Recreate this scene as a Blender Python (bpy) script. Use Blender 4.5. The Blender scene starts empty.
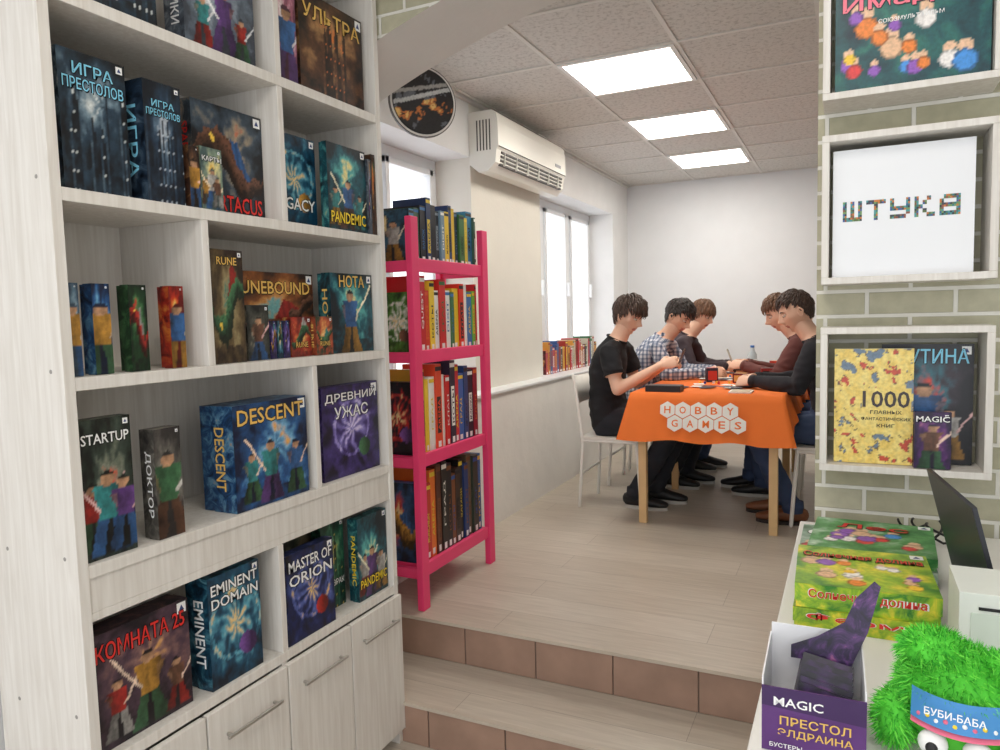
import bpy, math, random
from mathutils import Vector, Matrix, noise
R = random.Random(7)
H = 1.54          # eye height above lower floor
ZU = 0.32         # upper floor level
scene = bpy.context.scene

# ------------------------------------------------------------------ colours / materials
def L(c):
    o = []
    for k in c[:3]:
        k = k/255.0
        o.append(k/12.92 if k <= 0.04045 else ((k+0.055)/1.055)**2.4)
    return (o[0], o[1], o[2], 1.0)
_mc = {}
def newmat(name):
    m = bpy.data.materials.new(name); m.use_nodes = True
    nt = m.node_tree
    b = nt.nodes['Principled BSDF']
    return m, nt, b
def mat(name, col, rough=0.5, metal=0.0, var=0.06, scale=6.0, bump=0.0, bscale=40.0, spec=0.5):
    key = (name, col, rough, metal)
    if key in _mc: return _mc[key]
    m, nt, b = newmat(name)
    b.inputs['Roughness'].default_value = rough
    b.inputs['Metallic'].default_value = metal
    b.inputs['Specular IOR Level'].default_value = spec
    tc = nt.nodes.new('ShaderNodeTexCoord')
    n = nt.nodes.new('ShaderNodeTexNoise'); n.inputs['Scale'].default_value = scale; n.inputs['Detail'].default_value = 4
    r = nt.nodes.new('ShaderNodeValToRGB')
    c = L(col)
    r.color_ramp.elements[0].position = 0.3; r.color_ramp.elements[1].position = 0.7
    r.color_ramp.elements[0].color = (c[0]*(1-var), c[1]*(1-var), c[2]*(1-var), 1)
    r.color_ramp.elements[1].color = (min(1, c[0]*(1+var)), min(1, c[1]*(1+var)), min(1, c[2]*(1+var)), 1)
    nt.links.new(tc.outputs['Object'], n.inputs['Vector'])
    nt.links.new(n.outputs['Fac'], r.inputs['Fac'])
    nt.links.new(r.outputs['Color'], b.inputs['Base Color'])
    if bump > 0:
        n2 = nt.nodes.new('ShaderNodeTexNoise'); n2.inputs['Scale'].default_value = bscale; n2.inputs['Detail'].default_value = 5
        bp = nt.nodes.new('ShaderNodeBump'); bp.inputs['Strength'].default_value = bump; bp.inputs['Distance'].default_value = 0.01
        nt.links.new(tc.outputs['Object'], n2.inputs['Vector'])
        nt.links.new(n2.outputs['Fac'], bp.inputs['Height']); nt.links.new(bp.outputs['Normal'], b.inputs['Normal'])
    _mc[key] = m
    return m
def emis(name, col, s):
    m, nt, b = newmat(name)
    b.inputs['Base Color'].default_value = (0.8, 0.8, 0.8, 1)
    b.inputs['Emission Color'].default_value = L(col)
    b.inputs['Emission Strength'].default_value = s
    return m
def artmat(pal, seed, scale=9.0):
    m, nt, b = newmat('printed_art')
    b.inputs['Roughness'].default_value = 0.38
    tc = nt.nodes.new('ShaderNodeTexCoord')
    mp = nt.nodes.new('ShaderNodeMapping'); mp.inputs['Location'].default_value = (seed*1.7, seed*0.9, seed*2.3)
    n = nt.nodes.new('ShaderNodeTexNoise'); n.inputs['Scale'].default_value = scale; n.inputs['Detail'].default_value = 7
    n.inputs['Distortion'].default_value = 1.2; n.inputs['Roughness'].default_value = 0.62
    r = nt.nodes.new('ShaderNodeValToRGB')
    e = r.color_ramp.elements
    e[0].position = 0.36; e[0].color = L(pal[0]); e[1].position = 0.74; e[1].color = L(pal[3])
    k = e.new(0.50); k.color = L(pal[1]); k = e.new(0.64); k.color = L(pal[2])
    nt.links.new(tc.outputs['Object'], mp.inputs['Vector']); nt.links.new(mp.outputs['Vector'], n.inputs['Vector'])
    nt.links.new(n.outputs['Fac'], r.inputs['Fac']); nt.links.new(r.outputs['Color'], b.inputs['Base Color'])
    return m
def illumat():
    m, nt, b = newmat('illustrated_cover_print')
    b.inputs['Roughness'].default_value = 0.36
    at = nt.nodes.new('ShaderNodeAttribute'); at.attribute_name = 'Col'
    tc = nt.nodes.new('ShaderNodeTexCoord'); n = nt.nodes.new('ShaderNodeTexNoise'); n.inputs['Scale'].default_value = 110; n.inputs['Detail'].default_value = 5
    r = nt.nodes.new('ShaderNodeValToRGB'); r.color_ramp.elements[0].position = .35; r.color_ramp.elements[1].position = .6
    r.color_ramp.elements[0].color = (.72,.72,.72,1); r.color_ramp.elements[1].color = (1,1,1,1)
    mx = nt.nodes.new('ShaderNodeMix'); mx.data_type = 'RGBA'; mx.blend_type = 'MULTIPLY'; mx.inputs[0].default_value = .8
    nt.links.new(tc.outputs['Object'], n.inputs['Vector']); nt.links.new(n.outputs['Fac'], r.inputs[0])
    nt.links.new(at.outputs['Color'], mx.inputs[6]); nt.links.new(r.outputs[0], mx.inputs[7]); nt.links.new(mx.outputs[2], b.inputs['Base Color'])
    return m
ILLU = illumat()

# ------------------------------------------------------------------ mesh builder
_txt = {}
def textmesh(s):
    if s in _txt: return _txt[s]
    cu = bpy.data.curves.new('t', 'FONT'); cu.body = s; cu.size = 1; cu.resolution_u = 2
    cu.offset = 0.012
    ob = bpy.data.objects.new('t', cu); scene.collection.objects.link(ob)
    bpy.context.view_layer.update()
    me = bpy.data.meshes.new_from_object(ob.evaluated_get(bpy.context.evaluated_depsgraph_get()))
    vs = [v.co.copy() for v in me.vertices]; fs = [tuple(p.vertices) for p in me.polygons]
    bpy.data.objects.remove(ob); bpy.data.curves.remove(cu); bpy.data.meshes.remove(me)
    x0 = min(v.x for v in vs); x1 = max(v.x for v in vs); y0 = min(v.y for v in vs); y1 = max(v.y for v in vs)
    out = [((v.x-x0)/(x1-x0)-.5, (v.y-y0)/(y1-y0)-.5) for v in vs]
    _txt[s] = (out, fs); return _txt[s]

class MB:
    def __init__(s):
        s.v = []; s.f = []; s.mi = []; s.sm = []; s.mats = []; s.vc = {}
    def m(s, mt):
        if mt not in s.mats: s.mats.append(mt)
        return s.mats.index(mt)
    def add(s, vs, fs, mt, smooth=False, M=None):
        o = len(s.v)
        for p in vs:
            p = Vector(p)
            s.v.append(M @ p if M is not None else p)
        i = s.m(mt)
        for f in fs:
            s.f.append([o+k for k in f]); s.mi.append(i); s.sm.append(smooth)
    def box(s, x0, x1, y0, y1, z0, z1, mt, M=None):
        if x0 > x1: x0, x1 = x1, x0
        if y0 > y1: y0, y1 = y1, y0
        if z0 > z1: z0, z1 = z1, z0
        s.add([(x0,y0,z0),(x1,y0,z0),(x1,y1,z0),(x0,y1,z0),(x0,y0,z1),(x1,y0,z1),(x1,y1,z1),(x0,y1,z1)],
              [(0,3,2,1),(4,5,6,7),(0,1,5,4),(1,2,6,5),(2,3,7,6),(3,0,4,7)], mt, False, M)
    def tube(s, pts, radii, mt, seg=12, side=None, M=None, cap=True):
        v, f = tubegeo(pts, radii, seg, side, cap); s.add(v, f, mt, True, M)
    def ell(s, c, r, mt, M=None, nu=16, nv=10):
        vs = [(c[0], c[1], c[2]-r[2])]
        for j in range(1, nv):
            t = -math.pi/2+math.pi*j/nv
            for i in range(nu):
                a = 2*math.pi*i/nu
                vs.append((c[0]+r[0]*math.cos(t)*math.cos(a), c[1]+r[1]*math.cos(t)*math.sin(a), c[2]+r[2]*math.sin(t)))
        vs.append((c[0], c[1], c[2]+r[2])); n = len(vs)-1; fs = []
        for i in range(nu):
            k = (i+1) % nu
            fs.append((0, 1+k, 1+i)); fs.append((n, n-nu+i, n-nu+k))
            for j in range(nv-2):
                a = 1+j*nu
                fs.append((a+i, a+k, a+nu+k, a+nu+i))
        s.add(vs, fs, mt, True, M)
    def poly(s, o, r, u, pts, mt, eps=0.0008, M=None):
        o = Vector(o); r = Vector(r); u = Vector(u); n = r.cross(u).normalized()
        vs = [o+r*p[0]+u*p[1]+n*eps for p in pts]
        s.add(vs, [tuple(range(len(vs)))], mt, False, M)
    def text(s, t, o, r, u, w, h, mt, eps=0.0016, M=None):
        o = Vector(o); r = Vector(r); u = Vector(u); n = r.cross(u).normalized()
        vs, fs = textmesh(t)
        s.add([o+r*(p[0]*w)+u*(p[1]*h)+n*eps for p in vs], fs, mt, False, M)
    def prism(s, pts, off, mt, smooth=False, M=None):
        n = len(pts); off = Vector(off); vs = [Vector(p) for p in pts]+[Vector(p)+off for p in pts]
        fs = [tuple(range(n-1, -1, -1)), tuple(range(n, 2*n))]+[(i, (i+1) % n, n+(i+1) % n, n+i) for i in range(n)]
        s.add(vs, fs, mt, smooth, M)
    def paint(s, o, r, u, w, h, colf, nx=44, ny=44, eps=.0004, M=None):
        o = Vector(o); r = Vector(r); u = Vector(u); n = r.cross(u).normalized(); base = len(s.v); vs = []
        for j in range(ny+1):
            for i in range(nx+1):
                x = i/nx; y = j/ny; vs.append(o+r*(x*w)+u*(y*h)+n*eps); s.vc[base+len(vs)-1] = colf(x, y)
        fs = [(j*(nx+1)+i, j*(nx+1)+i+1, (j+1)*(nx+1)+i+1, (j+1)*(nx+1)+i) for j in range(ny) for i in range(nx)]
        s.add(vs, fs, ILLU, False, M)
    def build(s, name, loc=(0,0,0), rz=0.0, bevel=0.0, fixn=False):
        me = bpy.data.meshes.new(name)
        me.from_pydata([tuple(v) for v in s.v], [], s.f)
        for mt in s.mats: me.materials.append(mt)
        me.polygons.foreach_set('material_index', s.mi)
        me.polygons.foreach_set('use_smooth', s.sm)
        if s.vc:
            ca = me.color_attributes.new('Col', 'FLOAT_COLOR', 'POINT')
            arr = [1.0]*(4*len(s.v))
            for k, c in s.vc.items(): arr[4*k:4*k+3] = [max(0, q) for q in c[:3]]
            ca.data.foreach_set('color', arr)
        me.update()
        if fixn:
            import bmesh
            bm = bmesh.new(); bm.from_mesh(me); bmesh.ops.recalc_face_normals(bm, faces=bm.faces); bm.to_mesh(me); bm.free()
        ob = bpy.data.objects.new(name, me); scene.collection.objects.link(ob)
        ob.location = loc; ob.rotation_euler = (0, 0, rz)
        if bevel > 0:
            b = ob.modifiers.new('bev', 'BEVEL'); b.width = bevel; b.segments = 2; b.limit_method = 'ANGLE'
        return ob

def tubegeo(pts, radii, seg=12, side=None, cap=True):
    pts = [Vector(p) for p in pts]
    rr = [(r, r) if not isinstance(r, (tuple, list)) else tuple(r) for r in radii]
    P = []; Q = []; T = []
    n = len(pts)
    for i in range(n):
        t = (pts[min(i+1, n-1)]-pts[max(i-1, 0)]).normalized(); T.append(t)
    if cap:
        c = [(1.0, 0.08), (0.85, 0.5), (0.5, 0.87)]
        for a, b in c:
            P.append(pts[0]-T[0]*a*min(rr[0])); Q.append((rr[0][0]*b, rr[0][1]*b))
        TT = [T[0]]*3
    else: TT = []
    P += pts; Q += rr; TT += T
    if cap:
        for a, b in [(0.5, 0.87), (0.85, 0.5), (1.0, 0.08)]:
            P.append(pts[-1]+T[-1]*a*min(rr[-1])); Q.append((rr[-1][0]*b, rr[-1][1]*b)); TT.append(T[-1])
    ref = Vector(side) if side is not None else (Vector((0,0,1)) if abs(TT[0].z) < .9 else Vector((1,0,0)))
    vs = []; a = None
    for p, q, t in zip(P, Q, TT):
        base = ref if (side is not None or a is None) else a
        a = base-t*base.dot(t)
        if a.length < 1e-5: a = t.orthogonal()
        a.normalize(); b = t.cross(a)
        for k in range(seg):
            th = 2*math.pi*k/seg
            vs.append(p+a*(q[0]*math.cos(th))+b*(q[1]*math.sin(th)))
    m = len(P); fs = []
    for i in range(m-1):
        for k in range(seg):
            j = (k+1) % seg
            fs.append((i*seg+k, i*seg+j, (i+1)*seg+j, (i+1)*seg+k))
    fs.append(tuple(range(seg-1, -1, -1))); fs.append(tuple(range((m-1)*seg, m*seg)))
    return vs, fs

# ------------------------------------------------------------------ procedural cover illustrations
def fb(x, y, s, z): return noise.fractal(Vector((x*s, y*s, z)), 1.0, 2.0, 4)
GARM = [(180,44,36),(206,150,60),(60,110,170),(70,120,80),(120,80,60),(200,196,190),(110,70,140),(60,150,150)]
def illustration(kind, pal, seed, asp=1.0):
    """returns colour(x,y) for x,y in 0..1 - painted cover art"""
    P_ = [Vector(L(c)[:3]) for c in pal]; rr = random.Random(seed*31+5)
    SK = Vector(L((222,170,130))[:3])
    def ramp(t):
        t = max(0, min(.999, t)); k = [0, .40, .74, 1.0]
        for i in range(3):
            if t <= k[i+1]: return P_[i].lerp(P_[i+1], (t-k[i])/(k[i+1]-k[i]))
        return P_[3]
    fx, fy = rr.uniform(.38, .62), rr.uniform(.5, .68)
    figs = [(rr.uniform(.18, .28), .06, rr.uniform(.44, .54), 1), (rr.uniform(.46, .56), .02, rr.uniform(.60, .72), -1), (rr.uniform(.74, .84), .04, rr.uniform(.42, .56), 1)]
    if kind == 'hero': figs = [(rr.uniform(.42, .58), -.02, .84, 1)]
    figs = [f+(Vector(L(rr.choice(GARM))[:3]), Vector(L(rr.choice(GARM))[:3])) for f in figs]
    tw = [(rr.uniform(0, .95), rr.uniform(.04, .11), rr.uniform(.35, .78)) for _ in range(9)]
    ph = rr.uniform(0, 6)
    dots = [(rr.uniform(.08, .92), rr.uniform(.1, .62), rr.uniform(.045, .09), Vector(L(rr.choice([(225,60,60),(250,205,50),(70,150,225),(245,240,235),(240,135,50),(150,90,190),(235,190,150)]))[:3])) for _ in range(16)]
    def col(x, y):
        wx = x+.14*fb(x, y, 2.3, seed); wy = y+.14*fb(x, y, 2.3, seed+50)
        ed = max(0, max(abs(x-.5), abs(y-.5))-.32)*1.3
        gl = math.exp(-((x-fx)**2+(y-fy)**2)/.045)
        t = .27+.50*fb(wx, wy, 3.2, seed+9)+.60*gl-ed+.14*fb(x, y, 16, seed+3)
        if kind != 'kids': t += .22*max(0, math.sin(math.atan2(y-fy, x-fx)*8+seed))*math.exp(-((x-fx)**2+(y-fy)**2)/.12)
        c = ramp(t)
        if kind in ('figures', 'hero', 'beast', 'towers') and y < .16+.05*fb(x, 0, 5, seed): c = ramp(.12+.3*fb(x, y, 9, seed+77))
        if kind in ('figures', 'hero'):
            for (cx, by, s, sd, g1, g2) in figs:
                px = (x-cx)*asp/s; py = (y-by)/s; px += .035*fb(px, py, 4, seed+cx)
                ins = 0
                if py < 1.08:
                    if px*px+(py-.88)**2 < .0078: ins = 1 if py < .915 else 5
                    elif .42 < py < .81 and abs(px) < .12+.16*(py-.42): ins = 2
                    elif 0 <= py <= .45 and abs(px) < .13+.30*(.45-py): ins = 3 if abs(px) > .02+.1*(.4-py) else 6
                    q = abs((px*sd-.14)-(py-.55)*.75); q2 = abs((px*sd+.16)+(py-.70)*.5)
                    if .5 < py < 1.05 and q < .024 and px*sd > .1: ins = 4
                    elif .45 < py < .74 and q2 < .05 and px*sd < -.12: ins = 7
                if ins:
                    lit = .35+.55*max(0, min(1, .5+px*sd*3))+.35*fb(px*1.3, py, 7, seed+cx*9)
                    lit = max(.08, lit)
                    c = {1: SK, 2: g1, 3: g2*.6, 4: P_[3].lerp(Vector((.8,.8,.8)), .5)*1.2, 5: P_[0]*1.4, 6: P_[0], 7: SK.lerp(g1, .6)}[ins]*lit
        elif kind == 'towers':
            for (tx, w_, hh) in tw:
                top = hh+max(0, .12*(1-abs(x-tx-w_/2)/(w_/2)))
                if tx < x < tx+w_ and y < top:
                    c = ramp(.06+.22*fb(x, y, 14, seed+tx*5)+(.34 if x < tx+w_*.3 else 0))
                    if int(x*60) % 4 == 0 and int(y*50) % 7 == 0: c = P_[3]
        elif kind == 'beast':
            yy = .48+.2*math.sin(5.5*x+ph)+.05*fb(x, 0, 8, seed); th = .18*(1-abs(x-.5)*1.5)+.05*fb(x, y, 9, seed)
            d = abs(y-yy)
            wq = (y-yy)-(.38-abs(x-.62)*1.6)
            if 0 < y-yy and wq < 0 and abs(x-.62) < .24: c = figs[0][4]*(.35+.4*abs(math.sin((x-.62)*40+y*6)))
            if d < th:
                c = figs[0][5]*max(.08, .35+.7*(y-yy)/max(th, .01)+.4*fb(x, y, 15, seed+4))
                if abs(fb(x, y, 20, seed+14)) < .05: c = c*.4
            if (x-.27)**2+(y-yy-.04)**2 < .0012: c = Vector(L((250,210,80))[:3])
        elif kind == 'orb':
            rr_ = math.hypot((x-.5)*asp, y-.52); an = math.atan2(y-.52, x-.5)
            t = .95*math.exp(-rr_*4.2)+.34*math.sin(an*9+6*fb(x, y, 3, seed))*math.exp(-rr_*3)+.35*fb(wx, wy, 6, seed)+.3*(1 if abs(rr_-.3+.02*fb(x, y, 8, seed)) < .02 else 0)+.08
            c = ramp(t)
            if (x-.72)**2*asp*asp+(y-.28)**2 < .011: c = figs[0][4]*(.3+.9*max(0, .72-x+.06)*6)
        elif kind == 'kids':
            c = ramp(.35+.45*fb(wx, wy, 5, seed)+.2*gl)
            for (dx, dy, dr, dc) in dots:
                d = math.hypot((x-dx)*asp, y-dy)
                if d < dr: c = dc*(.45 if d > dr*.82 else 1)
                elif math.hypot((x-dx)*asp, y-dy-dr*1.3) < dr*.6: c = Vector(L((238,196,160))[:3])
        return c
    return col

# ------------------------------------------------------------------ shared materials
WHITE = mat('print_white', (240,240,238), 0.5)
BLACK = mat('print_black', (22,22,24), 0.5)
wallM = mat('wall_paint_white', (232,232,232), 0.85, var=0.02, bump=0.15, bscale=60)
pierM = mat('wall_paint_cream', (228,224,214), 0.85, var=0.02, bump=0.15, bscale=60)
plasterM = mat('rough_white_plaster', (234,231,226), 0.8, var=0.04, scale=3, bump=0.5, bscale=9)
pvc = mat('white_pvc', (238,240,242), 0.35, var=0.01)

def wood_white():
    m, nt, b = newmat('whitewashed_wood')
    b.inputs['Roughness'].default_value = 0.5
    tc = nt.nodes.new('ShaderNodeTexCoord'); mp = nt.nodes.new('ShaderNodeMapping'); mp.inputs['Scale'].default_value = (14, 14, 0.9)
    n = nt.nodes.new('ShaderNodeTexNoise'); n.inputs['Scale'].default_value = 5; n.inputs['Detail'].default_value = 6; n.inputs['Distortion'].default_value = .6
    r = nt.nodes.new('ShaderNodeValToRGB'); r.color_ramp.elements[0].position = .3; r.color_ramp.elements[1].position = .7
    r.color_ramp.elements[0].color = L((213,207,198)); r.color_ramp.elements[1].color = L((229,225,218))
    nt.links.new(tc.outputs['Object'], mp.inputs[0]); nt.links.new(mp.outputs[0], n.inputs['Vector']); nt.links.new(n.outputs['Fac'], r.inputs[0]); nt.links.new(r.outputs[0], b.inputs['Base Color'])
    return m
woodW = wood_white()

def brickmat():
    m, nt, b = newmat('olive_brick')
    tc = nt.nodes.new('ShaderNodeTexCoord'); sp = nt.nodes.new('ShaderNodeSeparateXYZ'); cb = nt.nodes.new('ShaderNodeCombineXYZ')
    ad = nt.nodes.new('ShaderNodeMath'); ad.operation = 'ADD'
    nt.links.new(tc.outputs['Object'], sp.inputs[0]); nt.links.new(sp.outputs['X'], ad.inputs[0]); nt.links.new(sp.outputs['Y'], ad.inputs[1])
    nt.links.new(ad.outputs[0], cb.inputs['X']); nt.links.new(sp.outputs['Z'], cb.inputs['Y'])
    br = nt.nodes.new('ShaderNodeTexBrick'); br.inputs['Scale'].default_value = 1.0
    br.inputs['Brick Width'].default_value = .20; br.inputs['Row Height'].default_value = .066; br.inputs['Mortar Size'].default_value = .006
    br.inputs['Mortar Smooth'].default_value = .3
    br.inputs['Color1'].default_value = L((174,170,144)); br.inputs['Color2'].default_value = L((190,186,162)); br.inputs['Mortar'].default_value = L((228,226,216))
    nt.links.new(cb.outputs[0], br.inputs['Vector'])
    n = nt.nodes.new('ShaderNodeTexNoise'); n.inputs['Scale'].default_value = 30; n.inputs['Detail'].default_value = 5
    nt.links.new(tc.outputs['Object'], n.inputs['Vector'])
    mx = nt.nodes.new('ShaderNodeMix'); mx.data_type = 'RGBA'; mx.blend_type = 'OVERLAY'; mx.inputs[0].default_value = .2
    nt.links.new(br.outputs['Color'], mx.inputs[6]); nt.links.new(n.outputs['Fac'], mx.inputs[7])
    nt.links.new(mx.outputs[2], b.inputs['Base Color']); b.inputs['Roughness'].default_value = .8
    mm = nt.nodes.new('ShaderNodeMath'); mm.operation = 'MULTIPLY_ADD'; mm.inputs[1].default_value = -1.0
    m2 = nt.nodes.new('ShaderNodeMath'); m2.operation = 'MULTIPLY'; m2.inputs[1].default_value = .25
    nt.links.new(n.outputs['Fac'], m2.inputs[0]); nt.links.new(br.outputs['Fac'], mm.inputs[0]); nt.links.new(m2.outputs[0], mm.inputs[2])
    bp = nt.nodes.new('ShaderNodeBump'); bp.inputs['Strength'].default_value = .6; bp.inputs['Distance'].default_value = .006
    nt.links.new(mm.outputs[0], bp.inputs['Height']); nt.links.new(bp.outputs[0], b.inputs['Normal'])
    return m
brickM = brickmat()

def floormat():
    m, nt, b = newmat('laminate_planks')
    tc = nt.nodes.new('ShaderNodeTexCoord')
    br = nt.nodes.new('ShaderNodeTexBrick'); br.inputs['Scale'].default_value = 1.0
    br.inputs['Brick Width'].default_value = 1.25; br.inputs['Row Height'].default_value = .19; br.inputs['Mortar Size'].default_value = .0012
    br.offset = .37
    br.inputs['Color1'].default_value = L((198,187,172)); br.inputs['Color2'].default_value = L((206,196,182)); br.inputs['Mortar'].default_value = L((164,153,140))
    nt.links.new(tc.outputs['Object'], br.inputs['Vector'])
    mp = nt.nodes.new('ShaderNodeMapping'); mp.inputs['Scale'].default_value = (1.6, 22, 1)
    n = nt.nodes.new('ShaderNodeTexNoise'); n.inputs['Scale'].default_value = 3; n.inputs['Detail'].default_value = 7; n.inputs['Distortion'].default_value = .8
    nt.links.new(tc.outputs['Object'], mp.inputs[0]); nt.links.new(mp.outputs[0], n.inputs['Vector'])
    r = nt.nodes.new('ShaderNodeValToRGB'); r.color_ramp.elements[0].position = .3; r.color_ramp.elements[1].position = .7
    r.color_ramp.elements[0].color = (.66,.63,.60,1); r.color_ramp.elements[1].color = (1,1,1,1)
    nt.links.new(n.outputs['Fac'], r.inputs[0])
    mx = nt.nodes.new('ShaderNodeMix'); mx.data_type = 'RGBA'; mx.blend_type = 'MULTIPLY'; mx.inputs[0].default_value = .5
    nt.links.new(br.outputs['Color'], mx.inputs[6]); nt.links.new(r.outputs[0], mx.inputs[7]); nt.links.new(mx.outputs[2], b.inputs['Base Color'])
    b.inputs['Roughness'].default_value = .38
    return m
floorM = floormat()

def ceilmat():
    m, nt, b = newmat('mineral_ceiling_tile')
    tc = nt.nodes.new('ShaderNodeTexCoord')
    n = nt.nodes.new('ShaderNodeTexNoise'); n.inputs['Scale'].default_value = 45; n.inputs['Detail'].default_value = 6; n.inputs['Roughness'].default_value = .8
    nt.links.new(tc.outputs['Object'], n.inputs['Vector'])
    r = nt.nodes.new('ShaderNodeValToRGB'); r.color_ramp.elements[0].position = .36; r.color_ramp.elements[1].position = .5
    r.color_ramp.elements[0].color = L((178,174,168)); r.color_ramp.elements[1].color = L((216,213,208))
    nt.links.new(n.outputs['Fac'], r.inputs[0]); nt.links.new(r.outputs[0], b.inputs['Base Color']); b.inputs['Roughness'].default_value = .9
    return m
ceilM = ceilmat()

# ------------------------------------------------------------------ room shell
XW = -1.98; XL = -1.87; YB = 7.09; ZC = ZU+2.46; XR = 1.7
Y1 = 2.468; Y2 = 2.135; ZT = 0.155
b = MB(); b.box(XL-.6, XR, -1.6, Y2, -.12, 0, floorM); b.build('floor')
b = MB(); b.box(-2.0, XR, Y2+.012, Y1, -.1, ZT, floorM); b.build('floor_step')
b = MB(); b.box(-2.3, XR, Y1+.012, YB+.1, -.1, ZU, floorM); b.build('floor_upper')
tileM = mat('brown_ceramic_tile', (160,130,113), .35, var=.12, scale=9)
groutM = mat('grout', (110,92,80), .8)
edgeM = mat('step_edge_strip', (194,182,166), .4)
def riser(y, z0, z1, xs, name):
    b = MB(); b.box(-2.0, XR, y+.004, y+.0118, z0, z1-.012, groutM)
    x = xs
    while x > -2.0+.3: x -= .305
    while x < XR-.31:
        b.box(x+.003, x+.302, y-.001, y+.006, z0+.002, z1-.014, tileM); x += .305
    b.box(-2.0, XR, y-.008, y+.0118, z1-.012, z1+.001, edgeM)
    b.build(name)
riser(Y1, ZT, ZU, -1.372, 'trim_1'); riser(Y2, 0, ZT, -1.042, 'trim_2')

b = MB()
ZS = 1.09
b.box(-2.32, XL, 2.5, YB, ZU-.3, ZS, plasterM)
W1 = (2.62, 3.79); W2 = (4.83, 6.60); ZH = 2.46
for a, c in ((2.5, W1[0]), (W1[1], W2[0]), (W2[1], YB)):
    b.box(-2.32, XW, a, c, ZS, ZC+.05, pierM if c == W2[0] else wallM)
for a, c in (W1, W2): b.box(-2.32, XW, a, c, ZH, ZC+.05, wallM)
b.build('wall_left_upper')
b = MB(); b.box(-2.22, XL+.015, 2.52, YB-.002, ZS, ZS+.018, pvc); b.build('trim_windowsill', bevel=.004)
b = MB(); b.box(-2.3, -1.80, -1.6, 2.15, 0, 2.95, wallM); b.build('wall_left')
b = MB(); b.box(-2.32, XR+.1, YB, YB+.12, ZU-.3, ZC+.05, mat('wall_back_paint', (232,234,237), .85, var=.015)); b.build('wall_back')
b = MB(); b.box(XR, XR+.12, -1.6, YB, -.1, 2.95, wallM); b.build('wall_right')
b = MB(); b.box(-2.3, XR+.1, -1.6, 2.15, 2.95, 3.02, wallM); b.build('ceiling_lower_room')
b = MB(); b.box(-1.975, XR, 2.505, YB-.005, ZC, ZC+.04, ceilM); b.build('ceiling')
gridM = mat('ceiling_grid_bar', (222,219,214), .5)
b = MB()
xs = [-1.335+.6*k for k in range(-1, 6)]; ys = [3.475+.6*k for k in range(-1, 7)]
for x in xs: b.box(x-.010, x+.010, 2.51, YB-.01, ZC-.006, ZC-.0005, gridM)
for y in ys: b.box(-1.97, XR-.01, y-.010, y+.010, ZC-.0065, ZC-.0006, gridM)
b.box(-1.979, -1.955, 2.51, YB-.01, ZC-.02, ZC-.0007, gridM)
b.build('trim_ceiling_grid')
lightM = emis('lamp_diffuser', (255,249,238), 16.0)
frameM = mat('lamp_frame', (240,240,238), .4)
for k in range(3):
    x0 = -1.335; y0 = 3.475+1.2*k
    b = MB(); b.box(x0+.035, x0+.565, y0+.035, y0+.565, ZC-.010, ZC-.0065, lightM)
    for q in ((x0+.012, x0+.588, y0+.012, y0+.035), (x0+.012, x0+.588, y0+.565, y0+.588), (x0+.012, x0+.035, y0+.035, y0+.565), (x0+.565, x0+.588, y0+.035, y0+.565)):
        b.box(*q, ZC-.012, ZC-.0002, frameM)
    b.build('unseen_fill_panel')
lightN = emis('unseen_fill_diffuser', (255,247,236), 9.5)  # unseen overhead panels, added to brighten the lower room
for y0 in (-.9, .5):
    b = MB(); b.box(-.55, .05, y0, y0+.6, 2.925, 2.935, lightN); b.box(-.58, .08, y0-.03, y0+.63, 2.935, 2.9495, frameM)
    b.build('unseen_fill_panel')

# arch wall with brick front
YA0, YA1 = 2.16, 2.50
def az(x): return H+1.169-.1435*(x+.26)**2
b = MB(); N = 40; xa0, xa1 = XL, -.082; top = 2.95
soff = mat('arch_soffit_plaster', (222,219,214), .8, var=.02, bump=.1)
for i in range(N):
    x0 = xa0+(xa1-xa0)*i/N; x1 = xa0+(xa1-xa0)*(i+1)/N; z0, z1 = az(x0), az(x1)
    b.add([(x0,YA0,z0),(x1,YA0,z1),(x1,YA0,top),(x0,YA0,top)], [(0,1,2,3)], brickM)
    b.add([(x0,YA1,z0),(x1,YA1,z1),(x1,YA1,top),(x0,YA1,top)], [(3,2,1,0)], wallM)
    b.add([(x0,YA0,z0),(x1,YA0,z1),(x1,YA1,z1),(x0,YA1,z0)], [(3,2,1,0)], soff, True)
b.box(xa1, XR, YA0, YA1, -.1, top, brickM)
b.box(-2.32, xa0, YA0, YA1, -.1, top, wallM)
b.build('wall_arch')

# windows
def window(name, y0, y1, nm):
    b = MB(); x0, x1 = -2.27, -2.21; z0, z1 = ZS+.018, ZH; t = .06
    b.box(x0, x1, y0, y1, z0, z0+t, pvc); b.box(x0, x1, y0, y1, z1-t, z1, pvc)
    b.box(x0, x1, y0, y0+t, z0+t, z1-t, pvc); b.box(x0, x1, y1-t, y1, z0+t, z1-t, pvc)
    n = nm
    for k in range(1, n):
        y = y0+(y1-y0)*k/n; b.box(x0, x1, y-.035, y+.035, z0+t, z1-t, pvc)
    for k in range(n):   # sashes
        a = y0+(y1-y0)*k/n+.05; c = y0+(y1-y0)*(k+1)/n-.05; s = .035
        b.box(x0+.02, x1+.012, a, c, z0+t, z0+t+s, pvc); b.box(x0+.02, x1+.012, a, c, z1-t-s, z1-t, pvc)
        b.box(x0+.02, x1+.012, a, a+s, z0+t, z1-t, pvc); b.box(x0+.02, x1+.012, c-s, c, z0+t, z1-t, pvc)
        b.box(x1+.012, x1+.04, c-.025, c-.008, 1.7, 1.82, pvc)
    b.build(name, bevel=.003)
window('window_1', W1[0], W1[1], 2); window('window_2', W2[0], W2[1], 3)

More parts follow.
